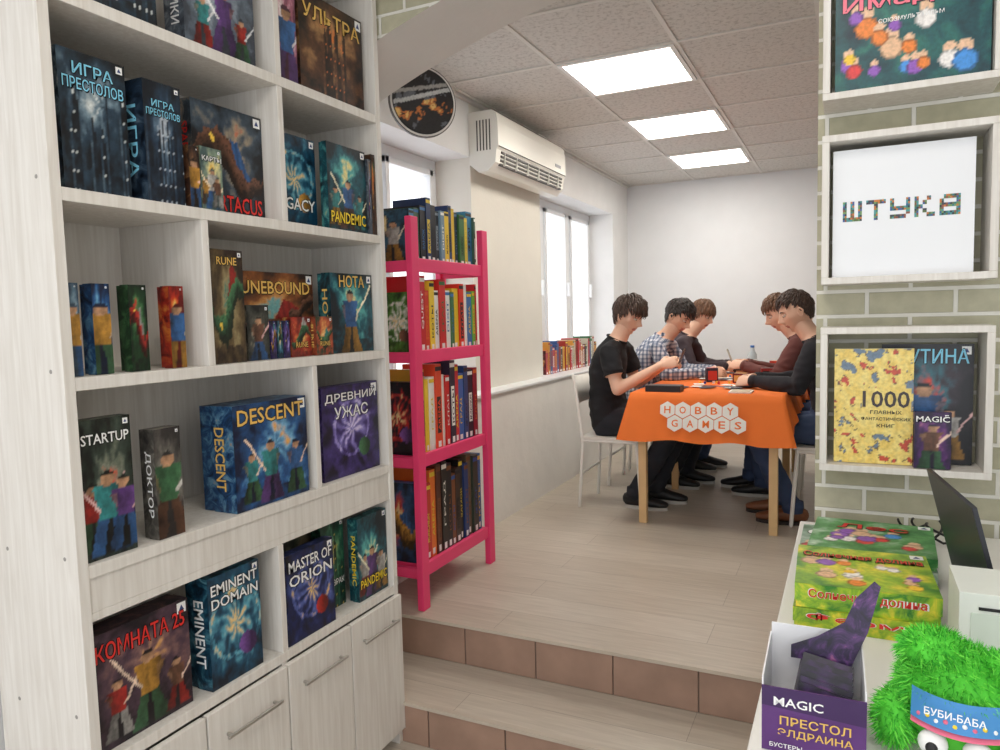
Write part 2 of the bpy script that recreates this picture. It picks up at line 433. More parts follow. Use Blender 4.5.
# ------------------------------------------------------------------ air conditioner
acM = mat('ac_plastic', (234,232,224), .35, var=.01); acD = mat('ac_louver_dark', (60,56,52), .5)
b = MB(); y0, y1 = 3.78, 4.86; zt = H+1.165; zb = H+.825; xb = XW+.001
prof = [(xb, zb+.05), (xb, zt), (xb+.15, zt), (xb+.175, zt-.02), (xb+.185, zt-.07), (xb+.187, zb+.14), (xb+.175, zb+.12), (xb+.165, zb+.05), (xb+.12, zb+.005), (xb+.06, zb)]
b.prism([(p[0], y0, p[1]) for p in prof], (0, y1-y0, 0), acM)
for k in range(4):
    z = zb+.118-k*.022; xo = xb+.176-k*.004
    b.box(xo-.01, xo+.004, y0+.06, y1-.05, z-.014, z-.002, acD)
b.box(xb+.185, xb+.1895, y0+.01, y1-.01, zb+.135, zb+.138, acD)
for k in range(5): b.box(xb+.05+.02*k, xb+.058+.02*k, y0-.001, y0+.005, zb+.12, zt-.05, acD)
for k in range(6):
    y = y0+.1+k*.17; b.box(xb+.165, xb+.182, y, y+.004, zb+.04, zb+.115, acM)
b.box(xb+.188, xb+.190, y1-.2, y1-.1, zb+.17, zb+.19, mat('ac_badge', (150,150,155), .3))
b.build('air_conditioner', bevel=.006, fixn=True)

# ------------------------------------------------------------------ bookcase
XF = -1.46; XBk = -1.765; YL = .96; YR = 2.14
b = MB()
TH = .025
b.box(XBk, XF, YL, YL+TH, 0, 2.66, woodW); b.box(XBk, XF, YR-TH, YR, 0, 2.66, woodW)
b.box(XBk-.008, XBk, YL, YR, 0, 2.66, woodW)
tops = [2.235, 1.83, 1.435, 1.03, .59]
for z in tops: b.box(XBk, XF-.001, YL+TH, YR-TH, z-.028, z, woodW)
b.box(XBk, XF, YL+TH, YR-TH, 2.635, 2.66, woodW)
b.box(XF-.03, XF-.006, YL+TH, YR-TH, .925, 1.002, woodW); b.box(XBk, XF-.006, YL+TH, YR-TH, .905, .925, woodW)
b.box(XBk, XF-.03, YL+TH, YR-TH, .05, .075, woodW); b.box(XBk, XF-.04, YL+TH, YR-TH, 0, .05, woodW)
for y, z0, z1 in ((1.648, 2.235, 2.635), (1.648, 1.83, 2.207), (1.353, 1.435, 1.802), (1.744, 1.03, 1.407), (1.562, .59, .905), (1.555, .075, .562)):
    b.box(XBk, XF-.002, y-.011, y+.011, z0, z1, woodW)
hM = mat('steel_handle', (190,188,184), .3, metal=.9)
w = (YR-YL)/4
for k in range(4):
    a = YL+w*k+.003; c = YL+w*(k+1)-.003
    b.box(XF-.004, XF+.014, a, c, .055, .555, woodW)
    b.box(XF+.030, XF+.038, a+.045, c-.045, .475, .483, hM)
    for yy in (a+.06, c-.06): b.box(XF+.014, XF+.031, yy-.004, yy+.004, .475, .483, hM)
cap = mat('screw_cap', (150,146,140), .5)
for z in (.3, .7, 1.05, 1.45, 1.85, 2.25):
    for x in (-1.50, -1.70): b.tube([(x, YL-.001, z), (x, YL+.003, z)], [.005, .005], cap, 10, cap=False)
b.build('bookcase', bevel=.0015)

# ------------------------------------------------------------------ board game boxes
_seed = [0]
def rnd(a, c): return R.uniform(a, c)
def cover(b, o, r, u, w, h, pal, title, tcol, motif, sub, ty, M=None):
    D = mat('print', tuple(int(k*.6) for k in pal[0]), .4)
    P = lambda pts, m, e=.0006: b.poly(o, r, u, pts, m, e, M)
    nx = max(10, min(60, int(w/.0045))); ny = max(10, min(60, int(h/.0045)))
    b.paint(o, r, u, w, h, illustration(motif, pal, _seed[0]*3.7+1, w/h), nx, ny, .0004, M)
    if title:
        n = title.split('\n')
        for i, s in enumerate(n):
            tw = w*.9 if len(s) > 4 else w*.6; th = min(h*.15, w*.18)/(1 if len(n) == 1 else 1.15)
            cy = h*ty-i*th*1.3
            oo = Vector(o)+Vector(r)*(w*.5)+Vector(u)*cy
            for (ex, ey) in ((.002,-.0025), (-.002, .0), (.001, .002)): b.text(s, oo+Vector(r)*ex+Vector(u)*ey, r, u, tw, th, D, .0014+.00008*(ex*1000+2), M)
            b.text(s, oo, r, u, tw, th, tcol, .0024, M)
    if sub:
        b.text(sub, Vector(o)+Vector(r)*(w*.5)+Vector(u)*(h*(ty-.16)), r, u, w*.42, min(h, w)*.038, WHITE, .0018, M)
    q = min(w, h)*.10
    P([(w-.006-q, h-.006-q), (w-.006, h-.006-q), (w-.006, h-.006), (w-.006-q, h-.006)], WHITE, .0009)
    P([(w-.006-q*.8, h-.006-q*.75), (w-.006-q*.2, h-.006-q*.75), (w-.006-q*.5, h-.006-q*.2)], mat('print', (40,60,120), .4), .0011)

def game(x, y, z, rz, w, d, h, pal, title=None, tcol=WHITE, motif='beast', sub=None, ty=.82, sp=None, name='board_game_box'):
    _seed[0] += 1
    b = MB()
    side = artmat([tuple(int(k*.75) for k in c) for c in pal], _seed[0]+40, 22)
    dl = d*.68
    b.box(0, w, 0, dl, 0, h, side)
    b.box(.0015, w-.0015, dl, d, .0015, h-.0015, side)
    cover(b, (0,0,0), (1,0,0), (0,0,1), w, h, pal, title, tcol, motif, sub, ty)
    if d > .03 and (sp or title):
        s = (sp or title).split('\n')[0]
        b.text(s, (0, d*.42, h*.5), (0,0,-1), (0,-1,0), h*.6, min(d*.42, .035), tcol, .0016)
    return b.build(name, (x, y, z+.0008), rz)
def g(y0, y1, xf, d, z, h, pal, title=None, tcol=WHITE, motif='beast', tilt=0, **k):
    return game(xf, y0, z, math.pi/2+tilt, y1-y0, d, h, pal, title, tcol, motif, **k)
GOLD = mat('print_gold', (228,186,96), .35); RED = mat('print_red', (214,44,38), .4); YEL = mat('print_yellow', (246,214,50), .4); CY = mat('print_cyan', (130,205,232), .4)
NIGHT = [(14,18,26),(44,66,84),(120,144,158),(220,226,224)]
SEA = [(10,22,38),(26,80,108),(96,170,190),(240,206,140)]
BRN = [(28,18,16),(96,62,40),(176,132,86),(232,130,60)]
BLU = [(12,24,54),(36,88,144),(120,180,214),(244,180,96)]
PUR = [(18,12,36),(68,52,120),(144,132,206),(226,214,246)]
GRN = [(12,28,22),(36,96,74),(110,166,120),(230,200,100)]
TEAL = [(8,26,36),(20,92,106),(100,190,184),(244,230,156)]
WAR = [(20,20,20),(72,74,66),(150,144,128),(210,80,56)]
GREY = [(60,66,76),(104,116,130),(166,176,186),(226,228,228)]
ROSE = [(80,34,54),(180,110,130),(230,200,205),(250,240,240)]
SPA = [(18,20,26),(62,78,92),(160,146,124),(214,96,54)]
SPACE = [(6,8,22),(26,42,96),(96,114,186),(244,202,110)]

z = tops[0]
g(1.04, 1.27, -1.49, .06, z, .26, NIGHT, 'ЭПОХА', motif='towers')
g(1.36, 1.60, -1.50, .07, z, .28, GREY, 'ХРОНИКИ', motif='figures')
g(1.672, 1.762, -1.49, .10, z, .28, ROSE, None, motif='hero')
g(1.775, 2.09, -1.49, .05, z, .30, BRN, 'УЛЬТРА', GOLD, motif='towers')
z = tops[1]
g(1.02, 1.18, -1.50, .07, z, .30, NIGHT, 'ИГРА\nПРЕСТОЛОВ', CY, motif='towers', ty=.88)
g(1.205, 1.31, -1.475, .10, z, .28, [(10,18,30),(36,58,80),(90,114,134),(180,190,200)], 'ИГРА\nПРЕСТОЛОВ', CY, motif='towers', ty=.82)
g(1.32, 1.352, -1.468, .05, z, .15, BRN, None, motif='hero'); g(1.356, 1.425, -1.468, .03, z, .155, [(70,90,90),(130,150,130),(226,214,150),(240,190,70)], 'КАРТЫ', motif='figures')
g(1.385, 1.634, -1.525, .06, z, .29, SPA, 'SPARTACUS', RED, motif='beast', ty=.12)
g(1.67, 1.87, -1.53, .05, z, .275, SEA, 'LEGACY', motif='orb', ty=.25)
g(1.86, 2.06, -1.475, .03, z, .27, TEAL, 'PANDEMIC', YEL, motif='figures', ty=.15)
g(2.066, 2.085, -1.47, .2, z, .25, GREY, None); g(2.088, 2.110, -1.47, .2, z, .27, BRN, None)
z = tops[2]
g(.992, 1.025, -1.49, .05, z, .20, [(60,80,100),(100,130,150),(160,180,190),(220,224,220)], None, motif='hero')
g(1.055, 1.098, -1.49, .04, z, .20, BLU, None, motif='hero')
g(1.145, 1.192, -1.49, .04, z, .20, [(8,16,10),(24,64,34),(80,130,80),(200,60,40)], None, motif='beast')
g(1.255, 1.298, -1.49, .04, z, .20, [(100,16,14),(190,44,26),(236,130,50),(250,214,120)], None, motif='hero')
g(1.385, 1.50, -1.49, .05, z, .30, [(44,30,22),(104,86,56),(156,140,100),(80,130,110)], 'RUNE', GOLD, motif='beast', ty=.9)
g(1.51, 1.868, -1.56, .05, z, .255, [(40,24,16),(140,80,36),(210,150,80),(110,170,170)], 'RUNEBOUND', GOLD, motif='beast', ty=.82)
g(1.515, 1.60, -1.50, .05, z, .155, WAR, None, motif='hero')
g(1.605, 1.628, -1.50, .05, z, .11, PUR, None); g(1.632, 1.655, -1.50, .05, z, .11, SEA, None); g(1.659, 1.684, -1.50, .05, z, .11, PUR, None)
g(1.69, 1.78, -1.50, .04, z, .12, [(100,30,24),(180,60,40),(230,150,80),(240,220,130)], 'RUNE', GOLD, ty=.3); g(1.785, 1.865, -1.485, .04, z, .12, [(40,60,40),(190,80,50),(230,160,90),(240,210,140)], 'RUNE', GOLD, ty=.3)
g(1.88, 2.105, -1.50, .05, z, .26, TEAL, 'НОТА', GOLD, motif='hero', ty=.9)
z = tops[3]
g(.992, 1.12, -1.48, .05, z, .31, [(16,20,18),(60,72,62),(130,134,116),(210,84,60)], 'STARTUP', motif='figures', ty=.86)
g(1.175, 1.25, -1.475, .05, z, .265, [(50,46,46),(96,92,86),(150,144,134),(200,190,170)], None, motif='hero', sp='ДОКТОР')
g(1.42, 1.71, -1.475, .12, z, .29, BLU, 'DESCENT', GOLD, motif='figures', ty=.88)
g(1.80, 2.10, -1.49, .06, z, .30, PUR, 'ДРЕВНИЙ\nУЖАС', motif='orb', ty=.88)
z = tops[4]
g(.99, 1.255, -1.49, .07, z, .27, [(24,16,26),(78,56,70),(140,104,98),(230,170,96)], 'КОМНАТА 25', RED, motif='figures', ty=.84)
g(1.305, 1.485, -1.475, .08, z, .298, SEA, 'EMINENT\nDOMAIN', motif='orb', ty=.88)
g(1.585, 1.80, -1.47, .04, z, .27, SPACE, 'MASTER OF\nORION', motif='orb', ty=.86)
g(1.64, 1.90, -1.60, .06, z, .29, [(60,70,60),(120,120,100),(170,150,120),(200,90,60)], 'НАСЛЕДИЕ', motif='figures', ty=.3)
g(1.815, 1.93, -1.53, .04, z, .29, GRN, 'ПРИЗРАК', motif='towers', ty=.3)
g(1.94, 2.108, -1.48, .04, z, .285, TEAL, 'PANDEMIC', YEL, motif='figures', ty=.2)

# ------------------------------------------------------------------ rows of spines
TT_ = ['ИГРА','MUNCHKIN','КЛАН','ARENA','ГРАД','DIXIT','ФРАГ','QUEST','КОТЫ','ЗАМОК']
def spine_row(name, xf, y0, y1, z, hr, dr, tr, cols, seq=None):
    b = MB(); y = y0; first = True; k = 0
    while y < y1-.012:
        t = rnd(*tr)
        if y+t > y1: t = y1-y
        h = rnd(*hr); d = rnd(*dr); c = (seq[k % len(seq)] if seq else R.choice(cols)); k += 1
        c2 = R.choice(cols+[(245,245,240), (30,30,34), (230,200,60)])
        if c2 == c: c2 = (240,236,226)
        m = mat('print', c, .4); m2 = mat('print', c2, .4); x = xf-rnd(0, .015)
        b.box(x-d, x, y, y+t-.0015, z+.001, z+h, m)
        u = h*rnd(.4, .62); a = z+h*rnd(.14, .26)
        if rnd(0, 1) < .4: b.box(x, x+.0006, y+t*.2, y+t*.78, a, a+u, m2); tm = m
        else: tm = m2
        b.box(x, x+.0006, y+.001, y+t-.003, z+h*.92, z+h*.97, m2)
        b.box(x, x+.0006, y+t*.25, y+t*.7, z+h*.03, z+h*.10, WHITE)
        if t > .022:
            b.text(R.choice(TT_), (x+.0006, y+t*.48, a+u*.5), (0,0,1), (0,-1,0), u*.85, t*.38, tm, .0010)
        if first:
            lc = lambda c_, q: tuple(max(0, min(255, int(v*q))) for v in c_)
            b.paint((x-d, y, z+.001), (1,0,0), (0,0,1), d, h-.001, illustration(R.choice(['hero','beast','orb']), [lc(c, .25), lc(c, .7), c2, (230,210,150)], rnd(0, 90), d/h), 26, 34, .0006)
            first = False
        y += t
    return b.build(name)

pink = mat('pink_painted_wood', (240,64,118), .45, var=.05, scale=3)
RX0, RX1 = -1.855, -1.59; RY0, RY1 = 2.515, 3.20
b = MB()
for y in (RY0, RY1-.055):
    for x0 in (RX1-.03, RX0): b.box(x0, x0+.03, y, y+.055, ZU, 1.955, pink)
    for zz in (.45, .92, 1.36, 1.735): b.box(RX0+.03, RX1-.03, y+.012, y+.038, zz, zz+.045, pink)
rsh = [1.78, 1.40, .965, .50]
for zz in rsh:
    b.box(RX0+.03, RX1-.03, RY0+.0555, RY1-.0555, zz-.018, zz, pink)
    b.box(RX1-.03, RX1-.008, RY0+.055, RY1-.055, zz-.045, zz+.010, pink)
b.build('storage_rack', bevel=.003)
yy0, yy1 = RY0+.058, RY1-.058
spine_row('board_game_row', -1.622, yy0, yy1, rsh[0], (.20,.29), (.16,.2), (.028,.06), [(50,110,170),(24,26,34),(90,120,160),(230,200,60),(60,90,60),(150,160,170)], [(60,130,170),(70,100,80),(26,28,36),(30,50,90),(24,26,34),(60,64,70),(120,150,170),(236,200,50),(40,60,110),(230,190,50),(50,60,70),(60,110,60),(200,180,60)])
spine_row('board_game_row', -1.622, yy0, yy1, rsh[1], (.25,.325), (.16,.2), (.03,.06), [(200,36,36),(240,200,50),(235,235,230),(60,110,60),(220,90,40),(60,120,180),(30,30,34)], [(110,190,70),(200,36,40),(210,60,40),(240,205,60),(235,235,230),(200,40,40),(236,236,230),(60,110,70),(230,200,50),(220,60,40),(240,235,225),(60,120,180)])
spine_row('board_game_row', -1.622, yy0, yy1, rsh[2], (.31,.385), (.16,.2), (.03,.055), [(240,200,50),(235,235,230),(200,40,40),(40,80,150),(220,120,40),(30,30,34)], [(30,34,50),(200,160,50),(240,205,60),(236,236,230),(226,80,50),(240,235,225),(200,40,40),(40,40,60),(200,50,60),(60,100,170),(40,70,120),(30,32,44),(150,40,50)])
spine_row('board_game_row', -1.622, yy0, yy1, rsh[3], (.33,.415), (.16,.2), (.03,.055), [(40,34,30),(26,26,30),(120,70,40),(40,80,150),(200,60,40),(226,150,60)], [(60,110,170),(200,60,40),(230,120,50),(90,50,36),(40,34,30),(26,26,30),(120,70,40),(60,44,36),(34,30,30),(40,60,110),(110,90,70),(50,60,50)])
spine_row('book_row', -1.985, 4.93, 6.1, ZS+.018, (.17,.25), (.12,.16), (.022,.05), [(160,50,40),(200,190,170),(60,90,140),(230,230,225),(210,150,60),(60,110,70),(60,40,36),(190,60,70)])

# round sign
b = MB(); Mx = Matrix.Translation((-1.60, 2.66, H+.895)) @ Matrix.Rotation(math.radians(50), 4, 'Z') @ Matrix.Rotation(math.radians(10), 4, 'Y')
def disc(b, r, y0, y1, mt, M, cx=0, cz=0, n=48):
    b.prism([(cx+r*math.cos(2*math.pi*k/n), y0, cz+r*math.sin(2*math.pi*k/n)) for k in range(n)], (0, y1-y0, 0), mt, False, M)
dk = mat('sign_black', (28,24,24), .4)
disc(b, .145, 0, .015, mat('sign_rim', (96,90,86), .4), Mx); disc(b, .141, -.002, 0, mat('sign_white', (226,222,216), .4), Mx); disc(b, .133, -.004, -.002, dk, Mx)
def flame(x, y):
    q = math.hypot(x-.5, y-.5)*2
    if q > .96: return Vector((.02,.018,.018))
    t = fb(x, y, 5, 3.3)+.5*fb(x*3, y, 6, 8.1)
    band = max(0, 1-abs((y-.36)-.5*(x-.5))*5)
    if band > .25 and t > .12: return Vector((.85,.55,.18)) if t > .4 else Vector((.62,.20,.05))
    if abs(y-.60-.5*(x-.5)) < .035: return Vector((.62,.62,.6))
    if abs(y-.72-.4*(x-.5)) < .03: return Vector((.45,.43,.4))
    if t > .3: return Vector((.16,.17,.19))
    return Vector((.028,.025,.026))
n_ = 44; base = len(b.v); vs = []; fs = []
for j in range(n_+1):
    for i in range(n_+1):
        sx, sz = i/n_*2-1, j/n_*2-1
        m_ = max(abs(sx), abs(sz)); l_ = math.hypot(sx, sz); k_ = (m_/l_) if l_ > 1e-6 else 0
        vs.append((sx*k_*.132, -.0045, sz*k_*.132)); b.vc[base+len(vs)-1] = flame(sx*k_*.5+.5, sz*k_*.5+.5)
for j in range(n_):
    for i in range(n_): a = j*(n_+1)+i; fs.append((a, a+1, a+n_+2, a+n_+1))
b.add(vs, fs, ILLU, False, Mx)
b.tube([(0, .008, .14), (0, .008, .20)], [.004, .004], dk, 8, M=Mx)
b.build('round_hanging_sign')

# ------------------------------------------------------------------ wall cube shelves on brick column
def cube_shelf(z0, z1):
    b = MB(); x0, x1 = -.067, .306; yf, yb = 2.02, 2.159; t = .017
    b.box(x0, x1, yf, yb, z0, z0+t, woodW); b.box(x0, x1, yf, yb, z1-t, z1, woodW)
    b.box(x0, x0+t, yf, yb, z0+t, z1-t, woodW); b.box(x1-t, x1, yf, yb, z0+t, z1-t, woodW)
    b.build('wall_cube_shelf', bevel=.0015)
cube_shelf(1.126, 1.492); cube_shelf(1.600, 1.967); cube_shelf(2.052, 2.419)
KID = [(8,40,56),(20,84,88),(50,130,110),(120,180,120)]
game(-.040, 2.045, 2.0695, 0, .325, .06, .29, KID, 'Имаджи', mat('print_pink', (240,120,140), .4), 'kids', 'СОЮЗМУЛЬТФИЛЬМ', ty=.70)
b = MB(); b.box(0, .305, 0, .012, 0, .315, mat('poster_white', (236,238,241), .5, var=.01))
GL = {'Ш': ('10101','10101','10101','10101','11111'), 'Т': ('11111','00100','00100','00100','00100'), 'У': ('10001','10001','11111','00001','11110'),
      'К': ('10010','10100','11000','10100','10011'), 'А': ('01111','10001','11111','10001','11111')}
pc = [mat('print', c, .4) for c in ((40,120,120),(70,150,150),(90,110,60),(200,120,50),(60,60,70),(60,90,150),(140,80,60),(110,150,90),(40,50,60))]
cw, chh = .0086, .0098; xx = .023
for ci, chx in enumerate('ШТУКА'):
    for rj, row in enumerate(GL[chx]):
        for cj, bit in enumerate(row):
            if bit == '1':
                for a_ in (0, .5):
                    for b_ in (0, .5):
                        px = xx+(cj+a_)*cw; pz = .187-(rj+b_)*chh
                        b.poly((px, 0, pz), (1,0,0), (0,0,1), [(0,0),(cw*.52,0),(cw*.52,-chh*.52),(0,-chh*.52)][::-1], R.choice(pc), .0008)
    xx += cw*5+.0095
b.build('poster_board', (-.042, 2.06, 1.6185))
z = 1.1445
game(.075, 2.10, z, 0, .2, .012, .30, [(14,14,22),(50,40,50),(50,110,124),(200,70,56)], 'ПАУТИНА', CY, 'figures', ty=.9, name='comic_book')
b = MB(); b.box(0, .178, 0, .018, 0, .292, mat('book_yellow', (236,212,112), .5)); b.box(.003, .175, .002, .0165, .002, .2921, WHITE)
def yb_col(x, y):
    t = fb(x, y, 9, 4)+.5*fb(x, y, 22, 8)
    c = Vector(L((244,222,134))[:3]).lerp(Vector(L((236,204,104))[:3]), max(0, min(1, .5+t)))
    if not (.36 < x < .97 and .26 < y < .66):
        q = fb(x*1.1+.3*y, y*1.6, 4.2, 12)
        if q > .42: c = Vector(L((200,80,60))[:3])
        elif q < -.42: c = Vector(L((110,130,150))[:3])
        elif .36 < q < .40 or -.40 < q < -.36: c = Vector(L((110,90,70))[:3])
    return c
b.paint((0,0,0), (1,0,0), (0,0,1), .178, .292, yb_col, 60, 90)
b.text('1000', (.118, 0, .165), (1,0,0), (0,0,1), .105, .042, mat('print', (60,50,50), .4))
for k, s in enumerate(('ГЛАВНЫХ', 'ФАНТАСТИЧЕСКИХ', 'КНИГ')): b.text(s, (.118, 0, .132-.017*k), (1,0,0), (0,0,1), (.07,.11,.04)[k], .009, BLACK)
b.build('paperback_book', (-.034, 2.055, z))
game(.145, 2.028, z, 0, .078, .022, .138, [(30,14,50),(76,36,96),(130,70,130),(236,160,100)], 'MAGIC', WHITE, 'hero', None, ty=.88, name='card_deck_box')

# ------------------------------------------------------------------ desk and things on it
ZD = H-.584
deskM = mat('desk_white_laminate', (228,226,220), .4, var=.01)
b = MB(); b.box(-.118, .95, .62, 2.14, ZD-.03, ZD, deskM)
for x0, x1, y0, y1 in ((-.10, -.075, .66, 2.11), (.9, .925, .66, 2.11)): b.box(x0, x1, y0, y1, 0, ZD-.03, deskM)
b.box(-.075, .9, 2.08, 2.10, .3, ZD-.03, deskM)
b.build('desk', bevel=.003)
def flatbox(x, y, z, rz, w, d, h, pal, title, tcol, name='board_game_box', motif='kids'):
    _seed[0] += 1
    b = MB(); am = artmat(pal, _seed[0], 18)
    b.box(0, w, 0, d, h*.3, h, am); b.box(.002, w-.002, .002, d-.002, 0, h*.3, am)
    cover(b, (0, 0, h), (1,0,0), (0,1,0), w, d, pal, title, tcol, motif, None, .75)
    if h > .03:
        for k_, (m_, e_) in enumerate(((WHITE, .0012), (tcol, .0018))): b.text(title, (w/2+.001*(1-k_), 0, h*.62), (1,0,0), (0,0,1), w*(.8+.02*(1-k_)), h*(.42+.05*(1-k_)), m_, e_)
    return b.build(name, (x, y, z+.0006), rz)
YG = [(60,120,40),(150,180,40),(236,214,60),(250,230,120)]
flatbox(-.089, 1.405, ZD, 0, .235, .24, .038, YG, 'Ферма', RED)
flatbox(-.086, 1.405, ZD+.0386, .03, .235, .235, .045, [(60,130,50),(150,190,50),(240,220,70),(250,200,80)], 'Солнечная долина', RED)
flatbox(-.10, 1.70, ZD, 0, .27, .28, .035, [(70,110,70),(150,180,160),(210,220,210),(240,240,235)], 'Сказки', WHITE)
flatbox(-.08, 1.72, ZD+.0356, -.05, .25, .25, .025, [(30,110,50),(90,160,90),(190,214,190),(236,236,226)], 'Лес', RED)
# trading card display
b = MB(); pm = mat('display_purple', (86,44,110), .4, var=.15, scale=20); wm = mat('display_card_white', (230,230,232), .5)
wB, dB = .125, .15; t = .002
b.box(0, wB, 0, t, 0, .088, pm); b.box(0, t, t, dB, 0, .10, wm); b.box(wB-t, wB, t, dB, 0, .10, wm); b.box(t, wB-t, dB-t, dB, 0, .115, wm); b.box(t, wB-t, t, dB-t, 0, t, wm)
b.poly((0,0,0), (1,0,0), (0,0,1), [(.0,.062),(wB,.055),(wB,.088),(.0,.088)], mat('print', (56,26,80), .4))
b.text('MAGIC', (.045, 0, .070), (1,0,0), (0,0,1), .06, .012, WHITE)
b.text('ПРЕСТОЛ', (.065, 0, .045), (1,0,0), (0,0,1), .085, .012, GOLD); b.text('ЭЛДРАИНА', (.065, 0, .028), (1,0,0), (0,0,1), .09, .012, GOLD)
b.text('БУСТЕРЫ', (.03, 0, .01), (1,0,0), (0,0,1), .04, .006, WHITE)
foil = artmat([(14,8,28),(44,24,66),(90,50,110),(190,110,150)], 31, 34)
FP = [(14,8,28),(60,30,84),(130,76,140),(230,150,150)]
for k in range(9):
    Mk = Matrix.Translation((.034, .018+.0125*k, .018+.001*k)) @ Matrix.Rotation(math.radians(-22-2*k), 4, 'X') @ Matrix.Rotation(math.radians(10), 4, 'Y')
    b.box(0, .066, 0, .005, 0, .068+.002*k, foil, Mk)
    b.paint((0,0,0), (1,0,0), (0,0,1), .066, .068+.002*k, illustration('hero', FP, 3+k, .8), 18, 20, .0006, Mk)
Mk = Matrix.Translation((.065, .125, .075)) @ Matrix.Rotation(math.radians(-12), 4, 'X')
hp = [(-.035,0,.0),(.045,0,.0),(.066,0,.05),(.082,0,.115),(.074,0,.122),(.050,0,.095),(.036,0,.06),(.0,0,.035),(-.035,0,.018)]
b.prism(hp, (0,.002,0), foil, False, Mk)
b.build('trading_card_display_box', (-.10, .985, ZD+.0006), .02, fixn=False)
# label printer
b = MB(); b.box(.155, .33, 1.27, 1.40, ZD+.0006, ZD+.15, mat('appliance_white', (226,230,222), .4)); b.box(.17, .315, 1.268, 1.27, ZD+.02, ZD+.12, mat('appliance_panel', (206,216,204), .5)); b.box(.18, .305, 1.2675, 1.269, ZD+.125, ZD+.13, BLACK); b.build('label_printer', bevel=.012)
# laptop
b = MB(); lm = mat('laptop_black', (36,38,46), .35); sc_ = mat('laptop_screen', (50,70,100), .15)
b.box(0, .33, 0, .23, 0, .016, lm)
for r_ in range(5):
    for c_ in range(12): b.box(.02+c_*.0245, .04+c_*.0245, .08+r_*.022, .098+r_*.022, .016, .018, mat('laptop_keys', (60,62,66), .5))
Ms = Matrix.Translation((0, .23, .012)) @ Matrix.Rotation(math.radians(-14), 4, 'X')
b.box(0, .33, 0, .008, 0, .235, lm, Ms); b.box(.01, .32, -.0008, 0, .014, .225, sc_, Ms)
hx0, hy0, hx1, hy1 = .255, 1.45, .215, 1.775
ang = math.atan2(hy1-hy0, hx1-hx0)
b.build('laptop', (hx0+math.sin(ang)*.23, hy0-math.cos(ang)*.23, ZD+.0006), ang, bevel=.002)
# cables
b = MB(); cb = mat('black_cable', (18,18,20), .4)
for k in range(3):
    pts = []
    for i in range(24):
        t = i/23; pts.append((.13+.1*t+.02*math.sin(7*t+k*2), 2.06-.05*t+.03*math.cos(5*t+k), ZD+.006+.05*abs(math.sin(3*t+k))))
    b.tube(pts, [.003]*24, cb, 8)
b.build('power_cable')
# plush toy
b = MB(); fur = [mat('plush_fur', c, .8) for c in ((90,206,60),(124,230,80),(56,170,44))]
def furell(c, r, n, ln, skip=None):
    b.ell(c, (r[0]*.97, r[1]*.97, r[2]*.97), fur[0], nu=24, nv=16)
    for i in range(n):
        zz = rnd(-1, 1); a = rnd(0, 2*math.pi); q = math.sqrt(1-zz*zz)
        d = Vector((q*math.cos(a), q*math.sin(a), zz)); p = Vector((c[0]+d.x*r[0], c[1]+d.y*r[1], c[2]+d.z*r[2]))
        if skip and skip(p): continue
        nrm = Vector((d.x/r[0], d.y/r[1], d.z/r[2])).normalized()
        dirn = (nrm+Vector((rnd(-.5,.5), rnd(-.5,.5), rnd(-.7,.3)))).normalized()
        s = nrm.orthogonal().normalized()*.0012
        l = ln*rnd(.6, 1.2)
        tip = p+dirn*l+Vector((0,0,-l*.25))
        if tip.z < .002: tip.z = .002
        b.add([p-s, p+s, tip], [(0,1,2)], R.choice(fur))
sk = lambda p: p.y < -.02 and .0 < p.z < .090 and abs(p.x) < .05
furell((0,0,.070), (.072,.062,.070), 5200, .017, sk)
furell((-.03,0,.128), (.04,.035,.026), 1500, .015); furell((.05,.0,.120), (.035,.03,.022), 1200, .015)
furell((-.072,-.03,.04), (.022,.03,.035), 900, .013)
furell((.072,-.03,.04), (.022,.03,.035), 900, .013)
bm_ = mat('plush_blue', (70,140,200), .6); pk = mat('plush_pink', (230,110,140), .6)
n = 10
for (za, zb2, m, y) in ((.062,.098,bm_,-.077), (.055,.063,pk,-.078)):
    vs = []; fs = []
    for i in range(n+1):
        x = -.050+.100*i/n; vs += [(x, y+x*x*8, za), (x, y+x*x*8+.008, zb2)]
    for i in range(n): fs.append((2*i, 2*i+2, 2*i+3, 2*i+1))
    b.add(vs, fs, m, True)
b.text('БУБИ-БАБА', (0, -.0765, .083), (1,0,0), (0,.2,.98), .065, .009, WHITE, .003)
for k in range(9):
    b.ell((-.04+.01*k, -.0745+((-.04+.01*k)**2)*8, .069+.003*(k % 2)), (.003,.002,.003), (pk, YEL, WHITE)[k % 3], nu=8, nv=6)
for sx in (-.024, .024):
    b.ell((sx, -.064, .036), (.017,.012,.017), WHITE); b.ell((sx, -.075, .034), (.007,.004,.008), BLACK)
b.build('plush_toy', (.136, 1.075, ZD+.002), -.2)

# ------------------------------------------------------------------ game table
TX0, TX1, TY0, TY1, ZTt = -1.13, -.31, 4.08, 5.90, ZU+.765
oak = mat('beech_wood', (222,186,134), .45, var=.08, scale=8)
b = MB(); b.box(TX0+.005, TX1-.005, TY0+.005, TY1-.005, ZTt-.028, ZTt-.004, oak)
b.box(TX0+.04, TX1-.04, TY0+.04, TY0+.06, ZTt-.1, ZTt-.028, oak); b.box(TX0+.04, TX1-.04, TY1-.06, TY1-.04, ZTt-.1, ZTt-.028, oak)
for y in (TY0+.03, TY0+.9, TY1-.08):
    for x in (TX0+.03, TX1-.075): b.box(x, x+.045, y, y+.045, ZU, ZTt-.028, oak)
b.build('gaming_table', bevel=.003)
orange = mat('orange_cloth', (246,124,46), .75, var=.04, scale=5, bump=.1, bscale=200)
b = MB()
per = []
nx, ny = 40, 80
for i in range(nx): per.append((TX0+(TX1-TX0)*i/nx, TY0, 0, -1))
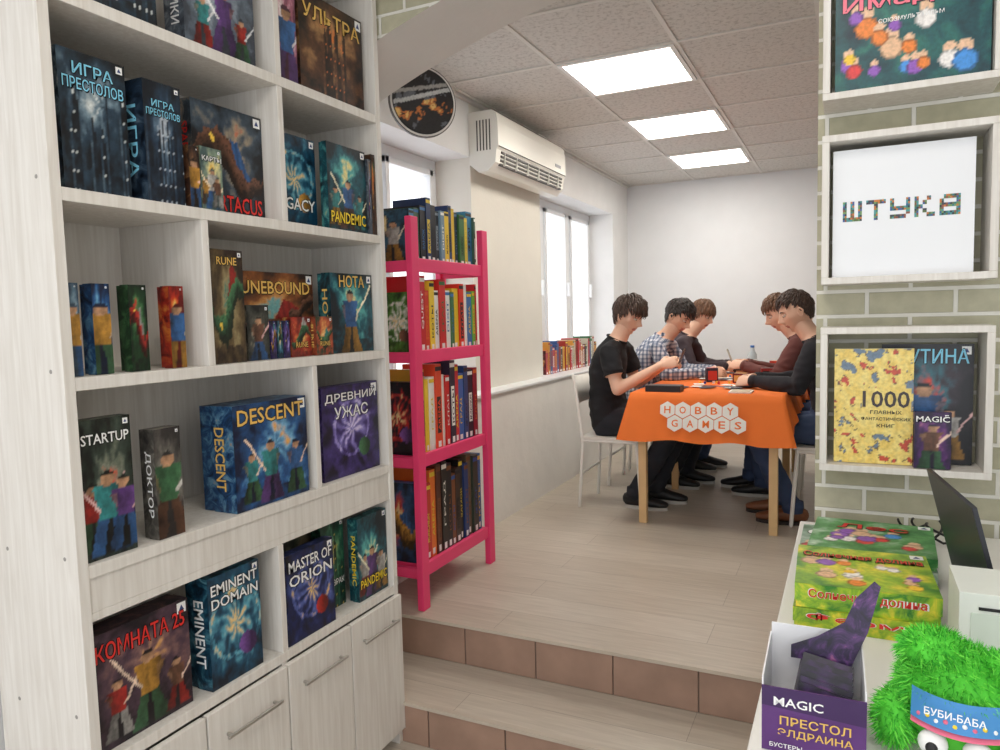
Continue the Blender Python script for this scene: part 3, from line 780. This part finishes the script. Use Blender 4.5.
for i in range(ny): per.append((TX1, TY0+(TY1-TY0)*i/ny, 1, 0))
for i in range(nx): per.append((TX1-(TX1-TX0)*i/nx, TY1, 0, 1))
for i in range(ny): per.append((TX0, TY1-(TY1-TY0)*i/ny, -1, 0))
vs = []; K = 6; n = len(per)
for k in range(K+1):
    t = k/K
    for i, (x, y, ax, ay) in enumerate(per):
        hang = .265 if ay != 0 else .15+.115*max(0, 1-(y-TY0)/.2)
        rip = .010*math.sin(i*.55)+.006*math.sin(i*1.3+1)
        if ay != 0: rip *= .5
        off = (.004+.045*t+rip*t)
        nd = Vector((ax, ay, 0))
        for (cx, cy) in ((TX0, TY0), (TX1, TY0), (TX0, TY1), (TX1, TY1)):
            q = abs(x-cx)+abs(y-cy)
            if q < .10:
                sx = -1 if cx == TX0 else 1; sy = -1 if cy == TY0 else 1
                nd = nd.lerp(Vector((sx, sy, 0)), 1-q/.10)
                off += 0.02*t*(1-q/.10)
        vs.append((x+nd.x*off, y+nd.y*off, ZTt+.003-hang*t-(0.008*math.sin(i*.4) if t == 1 else 0)))
fs = []
for k in range(K):
    for i in range(n):
        j = (i+1) % n; fs.append((k*n+i, k*n+j, (k+1)*n+j, (k+1)*n+i)[::-1])
fs.append(tuple(range(n)))
b.add(vs, fs, orange, True)
tl = math.atan2(.05, .265)
rr_ = Vector((1,0,0)); uu_ = Vector((0, math.sin(tl), math.cos(tl)))
wl = mat('logo_white', (246,242,234), .6)
cx0 = -.725; hx = .047
for row, word in enumerate(('HOBBY', 'GAMES')):
    for i, ch in enumerate(word):
        px = cx0+(i-2)*hx*1.80+(.0 if row == 0 else hx*.9)-.02; pz = -.085-row*hx*1.56
        o = Vector((px, TY0-.004-.05*(-pz/.265), ZTt+pz))-Vector((0, .012, 0))
        ang_ = [math.pi/6+k*math.pi/3 for k in range(6)]
        b.poly(o, rr_, uu_, [(hx*math.cos(a), hx*math.sin(a)) for a in ang_], wl, .001)
        b.text(ch, o, rr_, uu_, hx*.75, hx*.85, orange, .002)
b.build('tablecloth')
ZTop = ZTt+.004
def card_set(name, x, y, n=8, sx=.18, sy=.2):
    b = MB()
    for k in range(n):
        a = rnd(-.4, .4); Mk = Matrix.Translation((x+rnd(-sx, sx), y+rnd(-sy, sy), ZTop+.0007*k+.0005)) @ Matrix.Rotation(a, 4, 'Z')
        b.box(-.031, .031, -.044, .044, 0, .0006, mat('card', R.choice([(235,232,225),(60,40,36),(150,60,40),(230,220,200),(40,50,70)]), .4), Mk)
    b.build(name)
card_set('playing_cards', -.72, 4.45, 18, .19, .10); card_set('playing_cards', -.72, 5.0, 14, .15, .08); card_set('playing_cards', -.72, 5.5, 12, .15, .08)
b = MB(); b.box(-1.06, -.86, 4.13, 4.23, ZTop+.0006, ZTop+.035, BLACK); b.box(-1.05, -.87, 4.14, 4.22, ZTop+.035, ZTop+.037, mat('print', (70,70,76), .4)); b.build('card_storage_case', bevel=.004)
b = MB(); b.box(-.60, -.48, 4.14, 4.28, ZTop+.0006, ZTop+.008, mat('print', (240,236,226), .5)); b.box(-.59, -.49, 4.15, 4.27, ZTop+.008, ZTop+.010, mat('print', (200,180,150), .5)); b.build('rulebook')
def tbox(x, y, w, d, h, c, c2, rz):
    b = MB(); b.box(0, w, 0, d, 0, h, mat('print', c, .4)); b.box(w*.1, w*.9, -.001, 0, h*.15, h*.8, mat('print', c2, .4)); b.box(w*.1, w*.9, d*.1, d*.9, h, h+.001, mat('print', c2, .4)); b.build('card_deck_box', (x, y, ZTop+.0006), rz)
tbox(-.50, 4.84, .10, .05, .085, (150,40,36), (30,24,24), .2); tbox(-.66, 4.74, .09, .06, .06, (110,30,30), (220,170,90), -.1)
tbox(-.82, 4.76, .07, .05, .09, (40,40,60), (200,60,50), .4); tbox(-.72, 5.22, .16, .10, .05, (60,34,28), (200,150,100), .1); tbox(-.50, 5.36, .07, .05, .10, (200,60,40), (240,220,180), -.3); tbox(-.80, 5.68, .18, .14, .06, (70,50,40), (150,40,40), .05)
b = MB(); gl = mat('bottle_plastic', (200,214,220), .15)
b.tube([(0,0,.03),(0,0,.14),(0,0,.165),(0,0,.185)], [.03,.03,.016,.013], gl, 16); b.tube([(0,0,.19),(0,0,.205)], [.014,.014], mat('bottle_cap', (60,120,200), .4), 14, cap=False); b.tube([(0,0,.07),(0,0,.11)], [.0308,.0308], WHITE, 16, cap=False)
b.build('water_bottle', (-.62, 5.42, ZTop))
b = MB()
for k in range(16):
    x = -.75+rnd(-.16, .1); y = rnd(4.62, 4.70) if k % 2 else rnd(5.12, 5.18)
    b.box(x, x+.014, y, y+.014, ZTop+.001, ZTop+.015, mat('print', R.choice([(200,40,40),(240,240,240),(40,60,160),(240,200,60)]), .4))
b.build('dice_and_tokens')

# ------------------------------------------------------------------ chairs
ch = mat('chair_white_metal', (236,234,228), .4); chs = mat('chair_seat_white', (230,226,218), .5)
def chair(x, y, s):
    b = MB(); w = .19; zs = ZU+.445
    for k in (-1, 1):
        b.tube([(-.20*s, k*w, ZU+.012), (-.175*s, k*w*.95, ZU+.42), (-.205*s, k*w*.93, ZU+.66), (-.235*s, k*w*.9, ZU+.84)], [.011]*4, ch, 10)
        b.tube([(.20*s, k*w, ZU+.012), (.17*s, k*w*.95, zs-.012)], [.011]*2, ch, 10)
        b.tube([(-.175*s, k*w*.95, zs-.015), (.17*s, k*w*.95, zs-.015)], [.010]*2, ch, 10)
    for xx in (-.175, .17): b.tube([(xx*s, -w*.95, zs-.015), (xx*s, w*.95, zs-.015)], [.010]*2, ch, 10)
    b.tube([(-.188*s, -w*.97, ZU+.22), (-.188*s, w*.97, ZU+.22)], [.008]*2, ch, 8)
    b.box(-.19*s, .19*s, -.19, .19, zs-.004, zs+.012, chs)
    n = 8; vs = []; fs = []
    for i in range(n+1):
        t = i/n; yy = -w*.9+2*w*.9*t; cv = -.03*s*(1-(2*t-1)**2)
        for z, o in ((ZU+.66, -.197), (ZU+.83, -.226)):
            vs += [(o*s+cv, yy, z), (o*s+cv-.012*s, yy, z)]
    for i in range(n):
        a = 4*i; c = 4*(i+1); fs += [(a, c, c+2, a+2), (a+1, a+3, c+3, c+1), (a, a+1, c+1, c), (a+2, c+2, c+3, a+3)]
    fs += [(0,2,3,1), (4*n, 4*n+1, 4*n+3, 4*n+2)]
    b.add(vs, fs, chs, True)
    b.build('dining_chair', (x, y, 0), fixn=True)
for x, y, s in ((-1.335, 4.50, 1), (-1.335, 5.12, 1), (-1.335, 5.66, 1), (-.085, 4.50, -1), (-.085, 5.10, -1)): chair(x, y, s)

# ------------------------------------------------------------------ people
def remesh(parts, vox, smooth_it, sf=.5, normals=False):
    vs = []; fs = []
    for v, f in parts:
        o = len(vs); vs += [tuple(p) for p in v]; fs += [[o+k for k in q] for q in f]
    me = bpy.data.meshes.new('tmp'); me.from_pydata(vs, [], fs); me.update()
    ob = bpy.data.objects.new('tmp', me); scene.collection.objects.link(ob)
    r = ob.modifiers.new('r', 'REMESH'); r.mode = 'VOXEL'; r.voxel_size = vox
    if smooth_it:
        s = ob.modifiers.new('s', 'SMOOTH'); s.iterations = smooth_it; s.factor = sf
    bpy.context.view_layer.update()
    m2 = bpy.data.meshes.new_from_object(ob.evaluated_get(bpy.context.evaluated_depsgraph_get()))
    V = [v.co.copy() for v in m2.vertices]; F = [tuple(p.vertices) for p in m2.polygons]
    Nn = [v.normal.copy() for v in m2.vertices] if normals else None
    bpy.data.objects.remove(ob); bpy.data.meshes.remove(me); bpy.data.meshes.remove(m2)
    return (V, F, Nn) if normals else (V, F)
def hand(wrist, d, n, side, curl=.9, sc=1.0):
    d = Vector(d).normalized(); n = Vector(n); n = (n-d*n.dot(d)).normalized(); s = d.cross(n).normalized()*side
    w = Vector(wrist); parts = []
    L_ = .085*sc
    parts.append(tubegeo([w-d*.02*sc, w+d*.015*sc, w+d*L_*.6, w+d*L_], [(.026*sc,.019*sc),(.030*sc,.018*sc),(.040*sc,.015*sc),(.038*sc,.012*sc)], 14, side=s))
    for k, (o, ln) in enumerate(((.029,.072),(.0105,.080),(-.0085,.074),(-.027,.058))):
        p = w+d*(L_-.006*sc)+s*(o*sc); pts = [p]; a = .10; cur = p; ln *= sc
        for q, fr in enumerate((.45, .32, .25)):
            a += curl*(.50 if q == 0 else .62)*(1+.08*k); dd = d*math.cos(a)+n*math.sin(a)+s*(o*2.2)
            cur = cur+dd*ln*fr; pts.append(cur)
        parts.append(tubegeo(pts, [.0085*sc,.0080*sc,.0074*sc,.0060*sc], 10))
    p = w+d*.022*sc+s*.024*sc
    t1 = p+(d*.55+s*.65+n*.45).normalized()*.038*sc; t2 = t1+(d*.75+s*.1+n*.65).normalized()*.030*sc; t3 = t2+(d*.8-s*.15+n*.6).normalized()*.022*sc
    parts.append(tubegeo([p-d*.008*sc, t1, t2, t3], [.014*sc,.0115*sc,.0095*sc,.0075*sc], 10))
    return remesh(parts, .0034*sc, 1)
def head_mesh(b, c, yaw, pitch, roll, skin, hairm, hair, sc=1.0, seed=0, lip=None, beard=None):
    M = Matrix.Translation(c) @ Matrix.Rotation(yaw, 4, 'Z') @ Matrix.Rotation(pitch, 4, 'Y') @ Matrix.Rotation(roll, 4, 'X') @ Matrix.Scale(sc, 4)
    nv, nu = 72, 96; vs = []; tag = []
    G = lambda x, s: math.exp(-(x/s)**2)
    def thr(dx):
        hl = hair['front']
        if dx > .45: return hl
        if dx > -.05: return hair['side']+(hl-hair['side'])*((dx+.05)/.5)**.7
        return hair['side']+(hair['back']-hair['side'])*min(1, (-.05-dx)/.5)
    def surf(dx, dy, dz):
        x, y, z = .094*dx, .073*dy, .116*dz
        if dz < 0:
            q = -dz; y *= 1-.30*q**1.3
            x = x*(1-.24*q) if dx < 0 else x*(1+.03*q)+.012*q*q
        if dx < 0 and dz > 0: x *= 1.05
        if dx > 0:
            x *= .95
            x += .027*G(y, .0105)*G(z+.027, .015)+.014*G(y, .008)*G(z+.002, .024)
            x += .006*G(abs(y)-.012, .006)*G(z+.034, .008)
            x -= .011*G(abs(y)-.030, .014)*G(z-.008, .013)
            x += .006*G(abs(y)-.028, .02)*G(z-.030, .009)
            x += .007*G(y, .020)*G(z+.056, .0065)+.0065*G(y, .017)*G(z+.069, .006)-.004*G(y, .022)*G(z+.0625, .003)-.003*G(y,.02)*G(z+.082,.007)
            x += .011*G(y, .02)*G(z+.1, .015)
            y += (.005 if y > 0 else -.005)*G(abs(y)-.052, .015)*G(z+.015, .02)
        return x, y, z
    for j in range(nv+1):
        t = -math.pi/2+math.pi*j/nv
        for i in range(nu):
            a = 2*math.pi*i/nu
            dx, dy, dz = math.cos(t)*math.cos(a), math.cos(t)*math.sin(a), math.sin(t)
            x, y, z = surf(dx, dy, dz)
            th = thr(dx)+.006*noise.noise(Vector((dx*6, dy*6, seed*3.1)))
            k = max(0, min(1, (z-th)/.014))
            if k > 0:
                p = Vector((dx*5, dy*5, dz*5+seed*7))
                amt = max(.003, hair['th']*(.35+.4*max(0, dz))+.006*noise.noise(p*1.3))*k
                x += dx*amt; y += dy*amt; z += dz*amt
            tg = 2 if k > .15 else 0
            if tg == 0 and dx > .5 and abs(y) < .024-.2*abs(z+.062) and abs(z+.062) < .012: tg = 1
            if tg == 0 and beard and dx > -.15 and z < -.045 and abs(z+.062) > .010 and noise.noise(Vector((x*150, y*150, z*150))) > -.35-(abs(z+.062)-.01)*10: tg = 3
            vs.append(Vector((x, y, z))); tag.append(tg)
    fs = [[], [], [], []]
    for j in range(nv):
        for i in range(nu):
            k = (i+1) % nu; f = (j*nu+i, j*nu+k, (j+1)*nu+k, (j+1)*nu+i)
            tt = [tag[q] for q in f]; tg = max(set(tt), key=tt.count); fs[tg].append(f)
    o = len(b.v)
    for tg, m in ((0, skin), (1, lip or skin), (2, hairm), (3, beard or hairm)):
        if not fs[tg]: continue
        i = b.m(m)
        for f in fs[tg]: b.f.append([o+q for q in f]); b.mi.append(i); b.sm.append(True)
    b.v += [M @ v for v in vs]
    rr = random.Random(seed*13+1); C = Vector(hair.get('crown', (-.45,.08,.89))).normalized(); made = 0
    while made < hair.get('n', 420):
        zz = rr.uniform(-.75, 1); a = rr.uniform(0, 2*math.pi); q = math.sqrt(1-zz*zz); d = Vector((q*math.cos(a), q*math.sin(a), zz))
        x, y, z = surf(*d)
        if z < thr(d.x)+.004: continue
        made += 1
        t = d-C
        t -= d*t.dot(d)
        if t.length < 1e-3: t = d.orthogonal()
        t.normalize()
        top = max(0, d.z)
        t = (t+Vector((hair.get('fwd', .3)*top, hair.get('part', 0)*top, -.35*(1-top)))+Vector((rr.uniform(-1,1), rr.uniform(-1,1), rr.uniform(-1,1)))*hair.get('mess', .3)); t -= d*t.dot(d); t.normalize()
        ln = hair['len']*(.35+.65*top**.6)*rr.uniform(.75, 1.2); th = hair['th']*(.3+.7*top)*rr.uniform(.75, 1.15)
        if d.x > .3 and top > .3: th += hair.get('fringe', 0)*rr.uniform(.5, 1.1)
        pts = []; w_ = rr.uniform(-1, 1)*hair.get('wave', .3); s_ = d.cross(t)
        for k in range(5):
            f = k/4; dd = (d+t*(ln/.1)*f+s_*w_*math.sin(f*3)*.25).normalized(); sx, sy, sz = surf(dd.x, dd.y, dd.z)
            pts.append(Vector((sx, sy, sz))+dd*(th*(.25+.95*math.sin(.5+f*1.9))))
        wd = rr.uniform(.0045, .0075)
        b.tube(pts, [(wd*.7,.003),(wd,.0040),(wd,.0036),(wd*.7,.003),(wd*.15,.001)], hairm, 6, side=s_, M=M)
    ew = mat('eye_white', (225,220,214), .3); ei = mat('eye_iris', (50,34,26), .2)
    for s in (-1, 1):
        b.ell((.0745, s*.029, .005), (.0105,.0120,.0070), ew, M, 12, 8); b.ell((.0825, s*.029, .002), (.004,.0050,.0050), ei, M, 10, 8)
        b.tube([(.0785, s*.017, .009), (.0835, s*.028, .0125), (.0765, s*.041, .008)], [.0035,.0038,.003], skin, 8, M=M)
        b.tube([(.0865, s*.013, .024), (.0865, s*.028, .029), (.0765, s*.045, .024)], [.0028,.0036,.002], hairm, 8, M=M)
        b.ell((-.004, s*.0745, -.008), (.016,.007,.029), skin, M, 14, 10); b.tube([(-.010, s*.080, -.026), (-.018, s*.083, .000), (-.006, s*.083, .018), (.008, s*.079, .010)], [.005,.005,.0055,.003], skin, 8, M=M)
def shoe(b, ankle, dirv, m, sole):
    d = Vector(dirv).normalized(); a = Vector(ankle); s = Vector((-d.y, d.x, 0)); z0 = ZU+.001
    P_ = []; Rr = []
    for (f, zz, w, h) in ((-.055,.052,.030,.040),(-.02,.058,.036,.046),(.04,.050,.040,.040),(.10,.040,.046,.030),(.155,.034,.044,.024),(.185,.030,.032,.018)):
        P_.append(Vector((a.x, a.y, z0+zz+.004))+d*f); Rr.append((w, h))
    b.tube(P_, Rr, m, 16, side=s)
    pts = []
    for k in range(24):
        t = 2*math.pi*k/24; f = .065+.135*math.cos(t); w = (.046 if math.cos(t) > 0 else .038)*math.sin(t)
        q = Vector((a.x, a.y, z0))+d*f+s*w; pts.append(q)
    b.prism(pts, (0,0,.02), sole, False)
    lace = mat('laces', (200,200,196), .6)
    for k in range(3): f = .035+k*.022; b.tube([Vector((a.x,a.y,z0+.085-k*.009))+d*f+s*.02, Vector((a.x,a.y,z0+.093-k*.010))+d*f, Vector((a.x,a.y,z0+.085-k*.009))+d*f-s*.02], [.0025]*3, lace, 6)
def segd(p, a, b):
    ab = b-a; t = max(0, min(1, (p-a).dot(ab)/max(ab.length_squared, 1e-9)))
    return (p-(a+ab*t)).length, t
def ring(b, c, e1, e2, r1, r2, tr, m):
    b.tube([c+e1*(r1*math.cos(2*math.pi*k/24))+e2*(r2*math.sin(2*math.pi*k/24)) for k in range(25)], [tr]*25, m, 8)
def person(name, S):
    F = Vector(S['F']).normalized(); sd = Vector((-F.y, F.x, 0)); Zv = Vector((0,0,1))
    pel, che, nek, hd = [Vector(S[k]) for k in ('pel','che','nek','hd')]
    sh = S.get('sw', .185); g_ = S.get('girth', 1.0)
    parts = []
    up = (che-pel)
    parts.append(tubegeo([pel-Vector((0,0,.03)), pel+up*.15-F*.01, pel+up*.5-F*.018, che-F*.008, che+(nek-che)*.5-F*.014, che+(nek-che)*.84-F*.006, nek+Vector((0,0,-.005))],
        [(.172*g_,.118*g_),(.172*g_,.120*g_),(.158*g_,.108*g_),(.168*g_,.112*g_),(.168,.100),(.108,.072),(.060,.057)], 22, side=sd))
    hb = hd-F*.018-Vector((0,0,.06))
    parts.append(tubegeo([nek-Vector((0,0,.02)), hb], [(.057,.057),(.052,.055)], 16, side=sd))
    shp = [nek+sd*sh*k-Vector((0,0,.070)) for k in (1, -1)]
    el = [Vector(p) for p in S['el']]; wr = [Vector(p) for p in S['wr']]; kn = [Vector(p) for p in S['kn']]; an = [Vector(p) for p in S['an']]
    hip = [pel+sd*.088*k-Vector((0,0,.01)) for k in (1, -1)]
    long_ = S['sleeve'] == 'long'
    for i in range(2):
        cl = nek-Vector((0,0,.035))
        parts.append(tubegeo([cl+(shp[i]-cl)*.15, shp[i]], [.050,.056], 14))
        ua = (.057,.047) if long_ else (.045,.038); fa = (.044,.033) if long_ else (.037,.024)
        parts.append(tubegeo([shp[i], shp[i].lerp(el[i], .5), el[i]], [ua[0], ua[0]*.95, ua[1]], 14))
        parts.append(tubegeo([el[i], el[i].lerp(wr[i], .35), wr[i]], [ua[1]*.97, fa[0], fa[1]], 14))
        if not long_: parts.append(tubegeo([shp[i], shp[i].lerp(el[i], .60)], [.059,.067], 16, cap=False))
        parts.append(tubegeo([hip[i], hip[i].lerp(kn[i], .5), kn[i]], [.088,.080,.062], 16))
        parts.append(tubegeo([kn[i], kn[i].lerp(an[i], .35), an[i]+Vector((0,0,.01))], [.062,.062,.052], 16))
    V, Fc, Nn = remesh(parts, .010, 4, .5, True)
    b = MB(); idx = {k: b.m(S[k]) for k in ('skin','shirt','pants')}
    nkd = (hb-nek).normalized(); nn = (Zv+F*.45).normalized(); PN = nek+Zv*.004
    hn = (Zv-F*.9).normalized(); PH = pel+Zv*.01
    cloth = [False]*len(V); near = [0]*len(V); rec = []
    for f in Fc:
        c = Vector((0,0,0))
        for q in f: c += V[q]
        c /= len(f)
        if (c-PN).dot(nn) > 0 and segd(c, nek-nkd*.05, hb+nkd*.1)[0] < .092: rec.append('skin'); continue
        cand = [('torso', pel, nek-Vector((0,0,.02)), .12)]
        for i in range(2): cand += [('ua', shp[i], el[i], .05), ('fa', el[i], wr[i], .035), ('leg', hip[i], kn[i], .075), ('leg', kn[i], an[i], .055)]
        bd = 9
        for nme_, a1, b1, r_ in cand:
            dd, t_ = segd(c, a1, b1); dd /= r_
            if dd < bd: bd = dd; nme, t = nme_, t_
        if nme in ('torso', 'leg'): k = 'shirt' if (c-PH).dot(hn) > 0 and c.z > pel.z-.06 else 'pants'
        elif nme == 'ua': k = 'shirt' if (long_ or t < .60) else 'skin'
        else: k = 'shirt' if long_ else 'skin'
        rec.append(k)
        if k != 'skin':
            for q in f:
                cloth[q] = True
                near[q] = {'torso': 1.0, 'ua': 1.0, 'fa': .9, 'leg': 1.1}[nme]
    sd_ = S.get('seed', 1)*5.3
    W = []
    for i, v in enumerate(V):
        if cloth[i]:
            joint = min(min((v-e).length for e in el), min((v-k_).length for k_ in kn), (v-(pel+up*.3)).length)
            amp = .0045+.008*math.exp(-(joint/.13)**2)
            p = Vector((v.x*9+sd_, v.y*7, v.z*16)); w1 = noise.noise(p+Vector((0,0,2))*noise.noise(p*.4)); w2 = 1-2.6*abs(noise.noise(p*1.3+Vector((9,3,1))))
            W.append(v+Nn[i]*(amp*near[i]*(w1*.9+w2*.8)))
        else: W.append(v)
    b.v += W
    for f, k in zip(Fc, rec): b.f.append(list(f)); b.mi.append(idx[k]); b.sm.append(True)
    ring(b, PN-nn*.002+F*.002, sd, nn.cross(sd), .064, .064, .008, S['shirt'])
    if S.get('collar'):
        for k in (1, -1):
            p0 = nek+sd*.062*k+Vector((0,0,.018)); p1 = nek+F*.066+sd*.010*k-Vector((0,0,.022))
            b.tube([p0, (p0+p1)/2+F*.02, p1], [(.018,.005)]*3, S['shirt'], 8, side=(0,0,1))
    for i in range(2):
        dw = (wr[i]-el[i]).normalized()
        if long_: b.tube([wr[i]-dw*.025, wr[i]+dw*.012], [.036,.035], S['shirt'], 14, cap=False)
        else:
            au = (el[i]-shp[i]).normalized(); e1 = au.orthogonal().normalized(); ring(b, shp[i].lerp(el[i], .60), e1, au.cross(e1), .061, .061, .006, S['shirt'])
        b.tube([an[i]+Vector((0,0,.05)), an[i]+Vector((0,0,-.012))], [.056,.060], S['pants'], 16, cap=False)
        shoe(b, an[i], S.get('fd', [F, F])[i], S['shoe'], S['sole'])
        hdv = S['hdir'][i]; V2, F2 = hand(wr[i]+Vector(hdv[0]).normalized()*.006, hdv[0], hdv[1], hdv[2], S.get('curl', .8), S.get('hs', 1.0))
        b.add(V2, F2, S['skin'], True)
    head_mesh(b, hd, math.atan2(F.y, F.x)+S.get('hyaw', 0), S.get('hpitch', .3), S.get('hroll', 0), S['skin'], S['hairm'], S['hair'], S.get('hsc', 1.0), S.get('seed', 1), S.get('lip'), S.get('beard'))
    for fn in S.get('extra', []): fn(b)
    b.build(name)

skinA = mat('skin', (230,186,160), .5, var=.04); skinB = mat('skin', (220,174,148), .5, var=.04)
lipM = mat('lips', (198,126,116), .4); stub = mat('stubble', (146,112,92), .7)
hairD = mat('hair_dark', (62,43,33), .5, var=.3, scale=60); hairB = mat('hair_brown', (104,72,50), .5, var=.3, scale=60); hairK = mat('hair_black', (42,32,28), .5, var=.3, scale=60)
blackT = mat('black_tshirt', (28,28,32), .9, bump=.3, bscale=14); blackS = mat('black_sweater', (36,36,42), .9, bump=.3, bscale=14)
pantsK = mat('black_trousers', (34,36,44), .85, bump=.25, bscale=12); jeans = mat('blue_jeans', (54,70,102), .85, bump=.25, bscale=14)
shoeK = mat('shoe_black', (30,30,32), .5); shoeBr = mat('shoe_brown', (120,74,46), .5); soleW = mat('sole', (190,188,182), .6); soleK = mat('sole_dark', (40,34,30), .6)
redS = mat('maroon_shirt', (104,60,56), .85, bump=.3, bscale=14); brnS = mat('dark_cardigan', (66,54,60), .85, bump=.3, bscale=14)
def plaid():
    m, nt, bb = newmat('plaid_shirt'); tc = nt.nodes.new('ShaderNodeTexCoord'); prev = None
    for d, s in (('X', 22), ('Y', 22), ('Z', 22)):
        w = nt.nodes.new('ShaderNodeTexWave'); w.bands_direction = d; w.inputs['Scale'].default_value = s*.5; w.inputs['Distortion'].default_value = .6
        r = nt.nodes.new('ShaderNodeValToRGB'); r.color_ramp.elements[0].position = .2; r.color_ramp.elements[0].color = L((150,160,180)); r.color_ramp.elements[1].position = .6; r.color_ramp.elements[1].color = L((240,240,242))
        nt.links.new(tc.outputs['Object'], w.inputs['Vector']); nt.links.new(w.outputs['Fac'], r.inputs[0])
        if prev is None: prev = r.outputs[0]
        else:
            mx = nt.nodes.new('ShaderNodeMix'); mx.data_type = 'RGBA'; mx.blend_type = 'MULTIPLY'; mx.inputs[0].default_value = .8
            nt.links.new(prev, mx.inputs[6]); nt.links.new(r.outputs[0], mx.inputs[7]); prev = mx.outputs[2]
    nt.links.new(prev, bb.inputs['Base Color']); bb.inputs['Roughness'].default_value = .85; return m
plaidM = plaid()
def cards(c, F, n=4):
    def fn(b):
        for k in range(n):
            a = (k-(n-1)/2)*.22
            M = Matrix.Translation(c) @ Matrix.Rotation(math.atan2(F[1], F[0]), 4, 'Z') @ Matrix.Rotation(.35, 4, 'Y') @ Matrix.Rotation(a, 4, 'X')
            b.box(-.0004+k*.001, .0004+k*.001, -.030, .030, -.02, .068, mat('card', (70,46,40) if k % 2 else (200,190,170), .4), M)
    return fn
sit = dict(sleeve='long', sole=soleW, lip=lipM)
HB = {'front': .058, 'side': .016, 'back': -.066, 'th': .024, 'fringe': .012, 'len': .065, 'fwd': .8, 'part': -.5, 'mess': .30, 'wave': .5, 'n': 560}
HS = {'front': .066, 'side': .024, 'back': -.060, 'th': .012, 'fringe': .006, 'len': .038, 'fwd': .5, 'mess': .25, 'wave': .2, 'n': 620}
HM = {'front': .060, 'side': .014, 'back': -.070, 'th': .018, 'fringe': .008, 'len': .052, 'fwd': .6, 'part': .5, 'mess': .35, 'wave': .5, 'n': 560}
HL = {'front': .062, 'side': -.015, 'back': -.09, 'th': .016, 'fringe': .004, 'len': .080, 'fwd': -.3, 'mess': .15, 'wave': .2, 'n': 560}
def sitter(name, F, y, px, cx_, nx, hx_, hz, shirt, pants, shoe_, hairm, hair, wrx, kx, ax, **kw):
    s = F
    S = dict(sit); S.update(F=(F,0,0), pel=(px, y, ZU+.557), che=(cx_, y, ZU+.86), nek=(nx, y, ZU+kw.pop('nz', 1.06)), hd=(hx_, y+kw.pop('hdy', 0), hz),
        shirt=shirt, pants=pants, shoe=shoe_, hairm=hairm, hair=hair, skin=kw.pop('skin', skinA))
    sg = 1 if F > 0 else -1
    wz = kw.pop('wz', ZU+.83); ez = kw.pop('ez', ZU+.79); ew = kw.pop('ew', .24); ww = kw.pop('ww', .10); elx = kw.pop('elx', nx+.10*s)
    S['el'] = [(elx, y+sg*ew, ez), (elx, y-sg*ew, ez)]
    S['wr'] = [(wrx, y+sg*ww, wz), (wrx, y-sg*ww, wz)]
    S['kn'] = [(kx, y+sg*.11, ZU+.53), (kx, y-sg*.10, ZU+.53)]
    S['an'] = [(ax[0], y+sg*.12, ZU+.085), (ax[1], y-sg*.08, ZU+.085)]
    hz_ = kw.pop('hup', .25); pal_ = kw.pop('pal', 0)
    S['hdir'] = [((F*.9, -sg*.45, hz_), (0, -sg*.75, -.65+pal_), -sg*F), ((F*.9, sg*.45, hz_), (0, sg*.75, -.65+pal_), sg*F)]
    S.update(kw)
    person(name, S)
sitter('seated_boy', 1, 4.50, -1.38, -1.39, -1.335, -1.26, 1.53, blackT, pantsK, shoeK, hairD, HB, -1.04, -.96, (-1.12, -1.20), sleeve='short', sw=.168, hpitch=.40, hyaw=-.28, wz=ZU+.90, ez=ZU+.76, elx=-1.27, ew=.215, ww=.075, seed=1, curl=.8, pal=.3, extra=[cards(Vector((-.935, 4.50, ZU+.93)), (1,0))])
sitter('seated_man', 1, 5.12, -1.35, -1.30, -1.18, -1.075, 1.515, plaidM, pantsK, shoeK, hairK, HM, -.86, -.92, (-1.05, -1.12), sw=.19, girth=1.05, hpitch=.55, hyaw=-.35, skin=skinB, seed=2, elx=-1.09, wz=ZU+.815, ez=ZU+.80, hup=-.05, nz=1.05, beard=stub, collar=True)
sitter('seated_woman', 1, 5.70, -1.34, -1.26, -1.13, -1.02, 1.52, brnS, jeans, shoeK, hairB, HL, -.84, -.92, (-1.05, -1.10), sw=.16, hpitch=.4, hyaw=-.4, hsc=.95, seed=3, elx=-1.06, wz=ZU+.815, ez=ZU+.80, hup=-.05, hs=.92, nz=1.05)
sitter('seated_man', -1, 4.50, -.08, -.11, -.18, -.275, 1.53, blackS, jeans, shoeBr, hairD, HS, -.50, -.50, (-.28, -.36), sw=.19, girth=1.05, hpitch=.40, hyaw=.25, skin=skinA, seed=4, elx=-.25, wz=ZU+.815, ez=ZU+.80, hup=-.05, sole=soleK)
sitter('seated_man', -1, 5.10, -.10, -.19, -.30, -.405, 1.52, redS, jeans, shoeK, hairB, HM, -.62, -.55, (-.50, -.60), sw=.185, hpitch=.42, hyaw=.3, seed=5, elx=-.40, wz=ZU+.86, ez=ZU+.79, hup=.1, extra=[cards(Vector((-.72, 5.10, ZU+.90)), (-1,0), 3)])

# ------------------------------------------------------------------ world, camera
wd = bpy.data.worlds.new('sky'); scene.world = wd; wd.use_nodes = True
bg = wd.node_tree.nodes['Background']; bg.inputs[0].default_value = (.93, .96, 1.0, 1); bg.inputs[1].default_value = 2.0
cam = bpy.data.cameras.new('camera'); co = bpy.data.objects.new('camera', cam); scene.collection.objects.link(co)
cam.sensor_width = 36; cam.sensor_fit = 'HORIZONTAL'; cam.lens = 728.5/1000*36; cam.clip_start = .02
Rm = Matrix(((0.90172,-0.01127,0.43218),(0.43157,0.08261,-0.89829),(-0.02558,0.99652,0.07936)))
co.matrix_world = Matrix.Translation((0, 0, H)) @ Rm.to_4x4()
scene.camera = co
scene.view_settings.view_transform = 'Standard'
